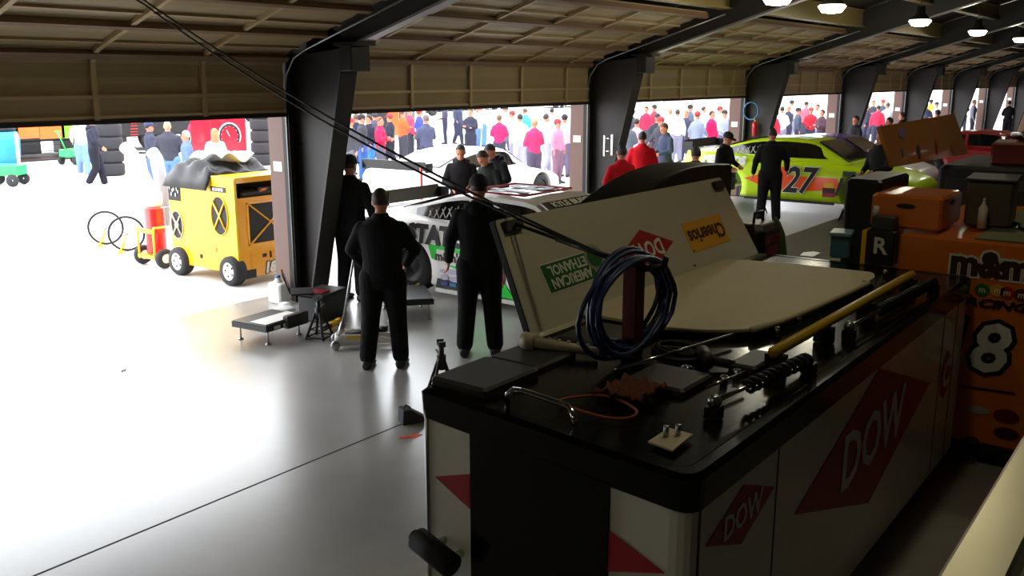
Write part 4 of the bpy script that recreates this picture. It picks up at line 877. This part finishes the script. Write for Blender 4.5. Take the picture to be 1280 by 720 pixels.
# laptop on a black case
t=thing('black_case','black lidded case on the floor at the foot of the first column','case',(7.05,8.02,0),.25); b=MB(); b.bbox(0,.5,0,.34,0,.30,.015); b.build('case_body',M['black'],t); b=MB(); b.bbox(-.01,.51,-.01,.35,.30,.33,.008); b.build('case_lid',M['dark'],t); b=MB(); b.box(.05,.22,.04,.26,.331,.345); b.build('red_panel',paint((150,30,36),'dull_red'),t)
t=thing('laptop','open laptop with a dark picture screen standing on the black case','laptop',(6.98,8.1,.34),.9); b=MB(); b.bbox(0,.34,0,.24,0,.02,.004); b.build('keyboard_base',M['dark'],t); b=MB(); b.prism([(0,.24,.02),(.34,.24,.02),(.34,.32,.25),(0,.32,.25)],(0,.012,-.004)); s_=b.build('screen',M['glass'],t); b=MB(); b.prism([(.04,.258,.08),(.28,.28,.14),(.26,.284,.155),(.04,.27,.11)],(0,-.003,.001)); b.build('white_streak',M['whitetxt'],s_)
t=thing('yellow_grinder','small yellow and black power tool lying by the black case','power tool',(6.9,7.75,0),.3); b=MB(); b.cone((0,0,.05),(.18,0,.05),.04,.032); b.ell((.2,0,.05),(.05,.045,.045)); b.build('tool_body',M['yellow'],t); b=MB(); b.cone((-.12,0,.05),(0,0,.05),.03); b.cone((.2,0,.05),(.24,0,.02),.05); b.build('grip',M['black'],t)
t=thing('plastic_jug','white plastic jug with a blue cap at the foot of the door jamb','jug',(7.42,9.25,0)); b=MB(); b.bbox(-.08,.08,-.12,.12,0,.26,.02); b.loft([[(.06*math.cos(a)*q,.06*math.sin(a)*q,z_) for a in [2*PI*i/12 for i in range(12)]] for q,z_ in ((1.2,.25),(.6,.30),(.5,.32))]); b.build('jug_body',mat('milky_plastic',(232,232,228),.5),t); b=MB(); b.cone((0,0,.32),(0,0,.35),.035); b.build('cap',mat('blue_cap',(70,120,170),.5),t)
t=thing('white_rag','crumpled white rag on the floor beside the glass-topped platform','rag',(7.05,8.75,0)); b=MB(); b.ell((0,0,.04),(.2,.12,.05),14,8); b.ell((.12,.08,.06),(.1,.09,.06)); b.ell((-.12,.03,.03),(.1,.07,.035)); me=remesh(b,.015,6); me.materials.append(mat('white_cloth',(228,228,226),.9,0,.1,20,.6)); o=bpy.data.objects.new('cloth',me); COL.objects.link(o); o.parent=t
# floor jack
t=thing('floor_jack','white and yellow low floor jack with a long upright handle, behind the central crewman','floor jack',(6.50,7.22,0),-.75)
b=MB()
for s in (-1,1): b.prism([(0,s*.11,.05),(.05,s*.11,.15),(.35,s*.11,.14),(.62,s*.09,.08),(.62,s*.09,.04),(.05,s*.11,.03)],(0,s*.012,0))
b.cone((.02,-.12,.09),(.02,.12,.09),.03); b.box(.1,.4,-.10,.10,.04,.06); b.build('chassis',M['whitetxt'],t); b=MB(); b.box(.12,.34,-.125,.125,.10,.13); b.build('yellow_plate',M['yellow'],t)
for x,s in ((0,-1),(0,1)): w=MB(); w.lathe([(.0,-.02),(.045,-.025),(.05,0),(.045,.025),(0,.02)],(x,s*.15,.05),'y',16); w.build('wheel',M['steel'],t)
for s in (-1,1): w=MB(); w.lathe([(.0,-.02),(.03,-.02),(.03,.02),(0,.02)],(.6,s*.06,.03),'y',16); w.build('wheel',M['steel'],t)
b=MB(); b.cone((.1,-.03,.12),(.48,-.02,.16),.025); b.cone((.1,.03,.12),(.48,.02,.16),.025); b.cone((.5,0,.14),(.5,0,.19),.05); b.build('lift_arm',M['dark'],t)
b=MB(); b.cone((.03,0,.10),(.09,.0,.25),.03); b.cone((.07,0,.2),(.26,.02,1.12),.013); b.build('handle',M['steel'],t); b=MB(); b.cone((.235,.018,1.0),(.27,.022,1.16),.018); b.build('grip',M['black'],t)
# chock, arrow
t=thing('wheel_chock','black rubber wedge chock on the floor left of the white tool cart','wheel chock',(5.36,5.06,0),-.5); b=MB(); b.prism([(-.11,-.07,0),(.11,-.07,0),(.10,-.07,.03),(-.04,-.07,.12),(-.10,-.07,.12)],(0,.14,0)); b.build('wedge',M['rubber'],t,bevel=.006); b=MB(); b.tube([(-.08,0,.12),(-.06,0,.15),(-.02,0,.12)],.006); b.build('cord_loop',M['black'],t)
t=thing('floor_arrow','small orange arrow sticker on the grey floor beside the chock','floor arrow',(5.09,4.84,.001),-.55); b=MB(); b.prism([(-.09,-.02,0),(.02,-.02,0),(.02,-.05,0),(.10,0,0),(.02,.05,0),(.02,.02,0),(-.09,.02,0)],(0,0,.002)); b.build('arrow',mat('orange_sticker',(255,96,60),.5),t)
t=thing('small_bolt','tiny dark scrap lying on the bright floor at left','scrap',tuple(atz(152,465,0)),.4); b=MB(); b.tube([(0,0,.006),(.03,.01,.006),(.05,-.01,.006),(.07,.01,.006)],.005); b.build('wire',M['dark'],t)
# twin air lines from roof
A=aty(180,0,7.0); B=Vector((4.05,2.36,1.84))
for k,(off,sag,lab) in enumerate(((Vector((0,0,0)),.10,'upper black air line running from the door track to the hose post'),(Vector((.015,.015,-.035)),.13,'lower black air line hanging just beneath its twin'))):
    t=thing('air_line',lab,'hose',A+off); b=MB(); b.tube([Vector((-.5,.1,.28))]+[(B-A-off)*s_+Vector((0,0,-sag*4*s_*(1-s_)))+(Vector((0,0,0))) for s_ in [i/30 for i in range(31)]],.007,8); b.build('hose',M['rubber'],t)
# red marker pole behind white car
p=aty(536,232,9.6); t=thing('red_pole','thin red pole standing at the tail of the white race car','pole',(p.x,9.75,0)); b=MB(); b.cone((0,0,0),(0,0,1.42),.02); b.build('pole',paint((230,40,30),'pole_red'),t); b=MB(); b.cone((0,0,0),(0,0,.02),.12); b.build('base',M['rubber'],t)
# things on columns
t=thing('door_handle_bracket','chrome bracket fixed on the second column beside the red shirts','bracket',(14.36,8.75,1.6)); t['label']='small chrome bracket fixed on the second column'; b=MB(); b.box(-.03,0,-.14,-.10,-.18,.18); b.box(-.03,0,.02,.05,-.2,.16); b.cone((-.02,-.12,.12),(-.02,.03,.1),.012); b.cone((-.02,-.12,-.1),(-.02,.03,-.12),.012); b.build('bracket',M['chrome'],t); b=MB(); b.cone((-.02,.0,0),(-.02,-.35,-.18),.008); b.build('cord',M['black'],t)
t=thing('blue_hose_coil','small coil of blue hose hung on the third column','hose',(21.05,8.95,2.0)); b=MB(); b.tube([((.0-.012*(i%3)),.18*math.cos(i*.4),.2*math.sin(i*.4)) for i in range(64)],.014,6); b.build('hose',mat('bright_blue_hose',(60,130,190),.5),t)
t=thing('red_extinguisher','small red fire extinguisher hung low on the third column','fire extinguisher',(21.08,8.86,1.42)); b=MB(); b.lathe([(0,0),(.06,0),(.06,.28),(.03,.33),(0,.34)]); b.build('cylinder',M['red'],t); b=MB(); b.cone((0,0,.34),(0,0,.40),.02); b.box(-.05,.01,-.01,.01,.38,.40); b.build('valve',M['yellow'],t)
# ================================================================== PADDOCK OUTSIDE
def box_part(nm,x0,x1,y0,y1,z0,z1,m,parent,r=.02): b=MB(); b.bbox(x0,x1,y0,y1,z0,z1,r); return b.build(nm,m,parent)
# black transporter with orange and green panels
t=thing('transporter','long black transporter with orange and green side panels, far behind the left doorway','transporter',(8,33.4,0)); 
box_part('trailer_body',0,17,0,2.6,.55,4.0,mat('black_trailer',(24,22,26),.4),t,.05)
def hp(x0,x1,y0,y1,m,nm):
    a=aty(x0,y1,33.38); c=aty(x1,y0,33.38); b=MB(); b.box(a.x-8,c.x-8,-.03,.0,a.z,c.z); b.build(nm,m,t)
for a in ((-14,20,140,173,(120,220,40)),(20,47,140,174,(255,110,40)),(50,78,140,174,(255,110,40)),(78,97,140,173,(120,220,40))): hp(*a[:4],paint(a[4],'panel_paint'),'side_panel')
hp(33,78,180,183,M['dark'],'rub_rail'); hp(33,78,188,190,M['dark'],'rub_rail'); 
for k in range(6): hp(163,172,153+k*3.6,154.6+k*3.6,M['red'],'red_stripe')
for x in (2.5,3.6,13.2,14.4): w=MB(); w.lathe([(.2,-.15),(.48,-.15),(.5,0),(.48,.15),(.2,.15)],(x,.2,.5),'y',20); w.build('wheel',M['tyre'],t)
for x in (6.2,9.5): box_part('storage_bin',x,x+2.6,.05,.6,.12,.6,mat('black_trailer',(24,22,26),.4),t)
t=thing('ground_mat','black rubber mat on the ground along the foot of the black transporter','mat',(14,32.0,0)); b=MB(); b.bbox(0,6,0,1.3,0,.05,.01); b.build('mat',M['black'],t)
# tyre stacks
def tyre(label,x,y,z,first={}):
    if 't' not in first:
        t=thing('race_tyre',label,'tyre',(x,y,z),0,'stacked race tyres'); b=MB(); b.lathe([(.2,.03),(.28,0),(.335,.03),(.352,.08),(.352,.29),(.335,.34),(.28,.37),(.2,.34)],n=32); b.build('carcass',M['tyre'],t)
        b=MB(); b.lathe([(.2,.05),(.19,.18),(.1,.2),(0,.2)],n=20); b.build('rim',M['black'],t); first['t']=t; return t
    return copy_tree(first['t'],None,(x,y,z),None,label)
p=atz(141,219,0)
for k in range(5): tyre('black race tyre, %s of the tall stack by the walking man'%['bottom','second up','third up','fourth up','topmost'][k],p.x,p.y,.37*k)
p=atz(329,206,0)
for k in range(5): tyre('black race tyre, %s of the stack beside the red gauge cart'%['bottom','second up','third up','fourth up','topmost'][k],p.x,p.y,.37*k)
# red cart with gauge
p=atz(296,216,0); t=thing('gauge_cart','red cart with a big round tachometer dial behind the blonde woman','cart',(p.x-.8,p.y,0)); b=MB(); b.bbox(0,1.25,0,1.0,.15,1.75,.04); b.build('cabinet',paint((226,20,44),'bright_red_paint'),t)
b=MB(); b.box(.0,1.25,0,.95,1.75,1.82); b.cone((.3,.3,1.8),(1.1,.3,1.95),.04); b.build('top_rack',paint((250,150,160),'pink_red'),t)
cx,cz=.62,1.08; b=MB(); b.tube([(cx+.38*math.cos(a),-.01,cz+.38*math.sin(a)) for a in [math.radians(200-230*i/24) for i in range(25)]],.02,6); b.build('dial_rim',M['whitetxt'],t)
b=MB(); b.tube([(cx+.33*math.cos(a),-.004,cz+.33*math.sin(a)) for a in [math.radians(200-230*i/24) for i in range(25)]],.035,6); b.build('dial_band',M['blacktxt'],t)
b=MB()
for i in range(9): a=math.radians(195-27*i); b.cone((cx+.28*math.cos(a),-.015,cz+.28*math.sin(a)),(cx+.37*math.cos(a),-.015,cz+.37*math.sin(a)),.01,n=4)
b.cone((cx,-.015,cz),(cx-.1,-.015,cz+.18),.012,n=4); b.build('dial_marks',M['whitetxt'],t)
for x in (.15,1.1): w=MB(); w.lathe([(.03,-.04),(.11,-.04),(.12,0),(.11,.04),(.03,.04)],(x,.1,.12),'y',16); w.build('wheel',M['tyre'],t)
# green wagon and green cart
def wagon(label,x,y,rz,s=1):
    t=thing('green_wagon',label,'wagon',(x,y,0),rz); b=MB(); b.bbox(-.45*s,.45*s,-.28*s,.28*s,.28*s,.55*s,.02); b.build('tub',paint((30,200,90),'green_wagon_paint'),t)
    b=MB(); b.cone((-.4*s,0,.5*s),(-.75*s,0,1.2*s),.02); b.cone((-.75*s,-.12,1.2*s),(-.75*s,.12,1.2*s),.02); b.box(.1*s,.3*s,-.285*s,-.28*s,.35*s,.45*s); b.build('handle',paint((30,200,90),'green_wagon_paint'),t)
    for a in (-.32,.32):
        for c in (-.3,.3): w=MB(); w.lathe([(.03,-.04),(.15*s,-.04),(.16*s,0),(.15*s,.04),(.03,.04)],(a*s,c*s,.16*s),'y',16); w.build('wheel',M['tyre'],t)
p=atz(8,232,0); wagon('bright green wagon cut by the left frame edge',p.x,p.y,-.9)
p=atz(94,205,0); wagon('small bright green cart in front of the transporter, behind the walking pair',p.x,p.y,.4,.9)
p=atz(8,206,0); t=thing('blue_bag','blue wrapped bundle with a dark top standing at the left frame edge','bundle',(p.x,p.y,0)); b=MB(); b.lathe([(0,0),(.35,0),(.45,.3),(.48,.8),(.42,1.05),(0,1.1)],n=16); b.build('blue_wrap',mat('blue_wrap',(40,140,210),.5,0,.15,6,.5),t); b=MB(); b.ell((0,0,1.15),(.42,.4,.16)); b.build('dark_top',M['black'],t)
t=thing('white_post','white post standing in front of the blue bundle','post',(p.x+.05,p.y-.75,0)); b=MB(); b.cone((0,0,0),(0,0,1.05),.05); b.cone((0,0,0),(0,0,.02),.15); b.build('post',M['whitetxt'],t)
# vehicles / stands behind the second doorway
p=atz(505,190,0); t=thing('white_van','white support van with open orange and black load bay behind the man in red','van',(p.x-1.6,p.y,0)); b=MB(); b.bbox(0,3.6,.6,3.0,.35,3.2,.08); b.build('van_body',M['whitetxt'],t); box_part('dark_locker',.3,1.3,.52,.62,.5,1.7,M['black'],t); box_part('orange_locker',1.35,1.9,.5,.62,.6,2.3,M['neon'],t); box_part('grey_locker',2.0,2.8,.5,.62,.4,1.9,mat('grey_locker',(90,92,98),.5),t)
for x in (.7,2.9): w=MB(); w.lathe([(.1,-.1),(.33,-.1),(.35,0),(.33,.1),(.1,.1)],(x,.7,.35),'y',20); w.build('wheel',M['tyre'],t)
p=atz(505,197,0); t=thing('white_golf_body','low white panelled trolley standing right of the man in red','trolley',(p.x-.9,p.y,0),.0); b=MB(); b.bbox(0,2.3,0,1.0,.2,.6,.1); b.build('trolley_body',M['whitetxt'],t)
for x in (.4,1.9): w=MB(); w.lathe([(.04,-.05),(.14,-.05),(.15,0),(.14,.05),(.04,.05)],(x,.1,.15),'y',16); w.build('wheel',M['tyre'],t)
# far row of transporters and canopies
far=[(19,46,9,'white',(236,238,242)),(31,50,9,'grey',(150,156,170)),(43,47,11,'white',(240,240,244)),(57,52,12,'pale blue',(170,200,230)),(72,50,12,'white',(238,238,240)),(88,56,13,'silver',(200,204,212)),(106,56,14,'white',(240,240,242)),(125,60,16,'pale grey',(214,216,222)),(146,60,18,'white',(240,240,240)),(170,66,22,'pale blue',(200,214,232)),(198,66,26,'white',(240,240,240))]
for k,(x,y,w_,nm,c) in enumerate(far):
    t=thing('transporter','%s transporter in the far row, %s from the left'%(nm,['first','second','third','fourth','fifth','sixth','seventh','eighth','ninth','tenth','eleventh'][k]),'transporter',(x,y,0),0,'far row of transporters')
    box_part('trailer_body',0,w_,0,2.6,.6,4.0,paint(c,'trailer_paint'),t,.05); box_part('lower_bins',.8,w_-.8,.1,2.5,.2,.6,M['dark'],t)
    box_part('side_stripe',.5,w_-.5,-.03,0,2.0,2.5,paint(((200,40,60),(50,90,170),(30,30,40))[k%3],'stripe_paint'),t)
    for q in (1.2,2.4,w_-2.4,w_-1.2): w=MB(); w.lathe([(.2,-.12),(.46,-.12),(.48,0),(.46,.12),(.2,.12)],(q,.15,.48),'y',16); w.build('wheel',M['tyre'],t)
def canopy(label,px,py,w_,c,hh_=2.5):
    p=atz(px,py,0); t=thing('canopy_tent',label,'canopy',(p.x,p.y,0)); b=MB(); b.loft([[(-w_/2,-w_/2,hh_),(w_/2,-w_/2,hh_),(w_/2,w_/2,hh_),(-w_/2,w_/2,hh_)],[(-w_/2,-w_/2,hh_+.02),(w_/2,-w_/2,hh_+.02),(w_/2,w_/2,hh_+.02),(-w_/2,w_/2,hh_+.02)],[(-.1,-.1,hh_+.8),(.1,-.1,hh_+.8),(.1,.1,hh_+.8),(-.1,.1,hh_+.8)]]); b.build('roof_fabric',mat('canopy_fabric',c,.8),t)
    b=MB(); b.box(-w_/2,w_/2,-w_/2-.02,-w_/2,hh_-.9,hh_); b.build('valance',mat('canopy_fabric',c,.8),t)
    for a in (-1,1):
        for q in (-1,1): g=MB(); g.cone((a*w_/2*.98,q*w_/2*.98,0),(a*w_/2*.98,q*w_/2*.98,hh_),.03); g.build('leg',M['steel'],t)
canopy('turquoise canopy above the crowd in the second doorway',668,172,3.0,(0,200,225))
canopy('white canopy at the right of the second doorway crowd',715,168,3.0,(240,240,245))
canopy('red canopy above the crowd in the third doorway',812,165,3.2,(225,40,60))
# ================================================================== PEOPLE
R=math.radians
def at_head(px,py,h=1.78,z=0.): 
    p=atz(px,py,z+1.665*h/1.79); return p.x,p.y
def to_cam(x,y): return math.atan2(-y,-x)
RIGHT=R(-53); LEFT=R(127); AWAY=R(37); TOW=R(-143)
BK=(20,20,22)
# interior crew
person('person in black cap and black shirt standing back-to by the first column',8.10,8.62,R(20),(24,24,26),(20,20,22),'down',1.86,cap=(18,18,20),hd=.05,vox=.011,build=1.06)
person('person in black jacket standing with back turned in front of the floor jack handle',6.27,6.27,R(35),(20,20,22),(16,16,18),'wide',1.78,hair=(46,30,24),vox=.010,build=1.12,hd=.03)
person('tallest person in black hooded top standing back-to by the white race car',7.15,5.80,R(38),(18,18,20),(16,16,18),'hold',1.86,hair=(26,20,18),cap=(18,18,20),vox=.010,build=1.10,hood=True,hd=.12)
x,y=at_head(576,186); person('dark haired person in black hoodie looking down behind the white race car',x,y,TOW,(26,24,28),(30,30,34),'front',1.78,hair=(30,20,18),vox=.012,hood=True,hd=.35)
x,y=at_head(617,190,1.76); person('brown haired person in dark green jacket bending over the white race car',x,y,R(170),(30,34,30),(30,30,34),'front',1.76,hair=(60,36,24),vox=.012,hd=.35,lean=.25)
x,y=at_head(630,184,1.8); person('dark haired person in black hoodie leaning just behind the one in the green jacket',x+.3,y+.3,R(170),(24,24,28),(30,30,34),'front',1.80,hair=(26,18,16),vox=.012,hd=.35,lean=.25,hood=True)
x,y=at_head(803,170); person('person in bright red shirt seen from behind in the third doorway',x,y,AWAY,(200,20,34),(30,30,36),'front',1.78,hair=(28,20,18),vox=.012,build=1.08)
x,y=at_head(777,186); person('person in dark red shirt half hidden by the second column',x,y,R(60),(170,16,28),(30,30,36),'front',1.75,hair=(30,22,20),vox=.014,build=1.05)
x,y=at_head(833,160); person('person in sunglasses and grey-blue jacket looking down in the third doorway',x,y,R(150),(58,64,84),(50,52,60),'front',1.82,hair=(80,50,34),vox=.014,hd=.35)
x,y=at_head(870,190,1.72); person('dark haired person in black low behind the raised black cover',x,y,AWAY,(22,20,22),(20,20,24),'front',1.72,hair=(30,22,20),vox=.014)
x,y=at_head(907,170,1.76); person('person in black cap and black shirt working at the tail of the lime race car',x,y,R(-100),(20,20,22),(20,20,22),'front',1.76,cap=(16,16,18),vox=.012,hd=.35)
x,y=at_head(966,166,1.86); person('person in black with back turned standing at the lime race car door',x,y,R(30),(22,20,22),(20,18,20),'hold',1.86,hair=(34,22,20),vox=.012,build=1.08,hd=.2)
x,y=atz(1092,292,0).xy; person('person in black standing at the nose of the lime race car beside the orange lid',x,y,R(150),(18,18,20),(18,18,20),'front',1.88,hair=(24,20,20),vox=.014)
# other interior people along the far doors
for k,(px,py,c,l) in enumerate(((1070,148,(36,36,44),'person in dark jacket leaning by the fourth doorway post'),(1112,150,(40,30,34),'person in dark top beside the fifth doorway'),(1128,143,(30,30,34),'person in black beside the fifth doorway, right of another'),(1172,140,(30,30,40),'person in dark blue near the sixth doorway'),(1262,128,(26,26,30),'person in black standing before the brown far wall'))):
    x,y=at_head(px,py); person(l,x,y,R(150-30*k),c,(26,26,30),'front',1.76,hair=(34,24,20),vox=.022)
# outside, first doorway
x,y=atz(122,235,0).xy; person('person in dark hoodie and black trousers walking past the tyre stack',x,y,R(-40),(44,44,58),(34,34,44),'walk',1.86,hair=(40,30,26),vox=.014,shoes=(220,220,220),hood=True)
x,y=atz(106,222,0).xy; person('person in pale top and light jeans walking just left of the dark hoodie',x,y,R(-120),(190,190,200),(110,140,190),'walk',1.80,hair=(60,44,30),vox=.022,shoes=(200,200,205))
x,y=at_head(186,157,1.76); person('person in navy cap and dark polo facing the bald man',x,y,R(-20),(60,62,80),(80,100,140),'front',1.76,cap=(50,52,84),vox=.014)
x,y=at_head(209,156,1.84); person('bald person in a grey-black sweater and blue jeans with back turned',x,y,R(50),(62,62,72),(96,130,180),'front',1.84,hair=None,vox=.014,build=1.15,skin=(200,140,120))
x,y=at_head(232,168,1.66); person('grey haired person half hidden to the right of the bald man',x,y,R(150),(90,110,150),(70,80,110),'down',1.66,hair=(190,176,166),vox=.022)
x,y=at_head(268,165,1.68); person('blonde person in a pale top standing before the red gauge cart',x,y,R(60),(176,164,176),(70,80,100),'front',1.68,hair=(160,116,78),long=True,vox=.014,build=.92)
x,y=at_head(244,146,1.7); person('person in pink-red top far behind the blonde woman',x,y,TOW,(230,60,90),(60,60,80),'front',1.7,vox=.022)
# outside, second doorway
x,y=atz(477,229,0).xy; person('person in a bright red jumper standing in profile outside the second doorway',x,y,R(-60),(226,34,74),(84,84,98),'crossed',1.78,hair=(110,74,60),vox=.012)
x,y=atz(534,229,0).xy; person('person in dark grey jacket with arms folded and back turned outside the second doorway',x,y,R(70),(70,72,96),(56,58,78),'crossed',1.84,hair=(90,76,76),vox=.014,build=1.05)
defs=[ # px, head y, shirt, pants, words, doorway
 (438,152,(60,60,66),(90,90,96),'grey','second'),(445,146,(40,44,66),(50,60,90),'navy','second'),(452,150,(60,62,70),(50,90,150),'charcoal','second'),(461,148,(40,40,54),(60,110,170),'black','second'),(468,144,(70,74,90),(40,50,80),'slate','second'),
 (487,146,(44,44,56),(40,40,50),'black','second'),(503,140,(250,90,50),(60,60,70),'orange','second'),(512,138,(230,60,90),(50,50,60),'crimson','second'),(524,140,(60,70,170),(50,50,60),'blue','second'),
 (556,132,(70,64,84),(54,56,80),'plum grey','second'),(572,131,(60,64,84),(50,52,72),'dark grey','second'),(588,139,(50,50,66),(46,48,62),'black','second'),(596,136,(220,220,226),(90,120,160),'white','second'),
 (605,132,(232,232,236),(80,120,180),'white tee','second'),(624,147,(236,40,90),(60,60,80),'rose red','second'),(640,142,(200,206,214),(120,120,140),'light grey','second'),(650,146,(212,180,150),(150,150,190),'tan','second'),(668,152,(240,50,96),(80,70,90),'pink red','second'),(683,146,(214,220,236),(150,150,170),'pale blue','second'),(697,153,(240,120,150),(120,90,110),'patterned pink','second'),(706,147,(224,150,166),(90,80,100),'salmon','second'),(632,136,(170,220,236),(90,90,110),'aqua','second'),(656,138,(70,190,220),(90,90,110),'turquoise','second'),(690,138,(236,236,240),(120,120,140),'cream white','second'),
 (790,140,(66,66,80),(50,50,66),'charcoal','third'),(784,152,(90,96,110),(60,60,70),'grey','third'),(796,152,(250,150,170),(100,80,90),'pink','third'),(808,136,(230,40,70),(60,60,70),'scarlet','third'),(818,134,(220,50,70),(60,60,70),'red','third'),(822,146,(50,52,60),(60,60,70),'black','third'),(826,150,(60,60,70),(60,60,70),'dark','third'),(838,138,(190,180,190),(110,110,130),'beige','third'),(847,140,(210,206,214),(120,120,140),'off white','third'),(858,142,(60,62,84),(60,60,80),'navy','third'),(863,134,(80,84,100),(60,60,80),'slate','third'),(872,143,(120,128,150),(80,100,150),'grey hoodie','third'),(880,136,(226,226,232),(120,130,160),'white','third'),(890,142,(220,30,90),(110,140,190),'magenta red','third'),(900,136,(214,210,220),(90,90,110),'pale grey','third'),(906,142,(150,160,190),(90,90,110),'blue grey','third'),
 (970,130,(80,80,100),(60,60,80),'dark blue','fourth'),(966,140,(210,40,60),(60,60,80),'red','fourth'),(978,136,(230,226,230),(120,120,140),'white','fourth'),(986,134,(60,64,80),(60,60,80),'black','fourth'),(998,138,(70,76,96),(60,60,80),'navy','fourth'),(1008,130,(226,90,110),(60,60,80),'coral','fourth'),(1014,138,(190,44,60),(60,60,80),'dark red','fourth'),(1022,133,(226,226,230),(120,120,140),'white hooded','fourth'),(1028,140,(70,50,60),(60,60,80),'maroon','fourth'),(990,128,(240,240,240),(120,120,140),'bright white','fourth'),
 (1079,126,(110,110,130),(60,60,80),'grey','fifth'),(1084,133,(50,50,66),(60,60,80),'black','fifth'),(1092,128,(60,60,70),(60,60,80),'charcoal','fifth'),(1098,134,(225,50,80),(60,60,80),'red','fifth'),(1104,127,(70,74,90),(60,60,80),'slate','fifth'),(1110,131,(220,224,230),(60,60,80),'white','fifth'),
 (1152,126,(90,90,110),(60,60,80),'grey','sixth'),(1158,131,(60,64,90),(60,60,80),'navy','sixth'),(1164,127,(226,190,60),(60,60,80),'yellow','sixth'),(1171,130,(220,220,226),(60,60,80),'white','sixth'),
 (1206,126,(60,60,76),(50,50,60),'black','seventh'),(1218,127,(90,90,110),(50,50,60),'grey','seventh')]
cnt={}
words={}
for d in sorted(defs,key=lambda d:(d[5],d[0])): words.setdefault(d[5],[]).append(d)
ordw=['first','second','third','fourth','fifth','sixth','seventh','eighth','ninth','tenth','eleventh','twelfth','thirteenth','fourteenth','fifteenth','sixteenth','seventeenth','eighteenth','nineteenth','twentieth','twenty-first','twenty-second','twenty-third','twenty-fourth','twenty-fifth']
random.seed(11)
hairs=[(40,28,22),(90,66,46),(26,22,22),(150,120,90),(70,50,40)]
for door_w,L in words.items():
    for k,(px,py,c,pn,w_,_) in enumerate(L):
        h=random.choice((1.72,1.78,1.82)); x,y=at_head(px,py,h)
        pose=['down','front','crossed','pocket','walk'][(k*3+len(L))%5]; capc=random.choice((None,None,(30,30,40),(200,40,50)))
        person('person in %s top in the crowd beyond the %s doorway, %s from its left'%(w_,door_w,ordw[k]),x,y,random.uniform(-PI,PI),c,pn,pose,h,hair=random.choice(hairs),cap=capc,vox=.03,group='crowd in the paddock outside')
# ================================================================== CAMERA, WORLD
cam=bpy.data.cameras.new('camera'); co=bpy.data.objects.new('camera',cam); COL.objects.link(co); cam.sensor_width=36; cam.lens=F*36/1280; cam.clip_start=.05; cam.clip_end=600
mw=Matrix.Identity(4)
for i in range(3): mw[i][0]=RT[i]; mw[i][1]=UP[i]; mw[i][2]=-CF[i]; mw[i][3]=EYE[i]
co.matrix_world=mw; S.camera=co
w=bpy.data.worlds.new('overcast_sky'); S.world=w; w.use_nodes=True; bg=w.node_tree.nodes['Background']; bg.inputs[0].default_value=(.93,.96,1,1); bg.inputs[1].default_value=6.3
S.view_settings.view_transform='Standard'; S.view_settings.look='None'; S.view_settings.exposure=0; S.view_settings.gamma=1; S.view_settings.use_curve_mapping=False
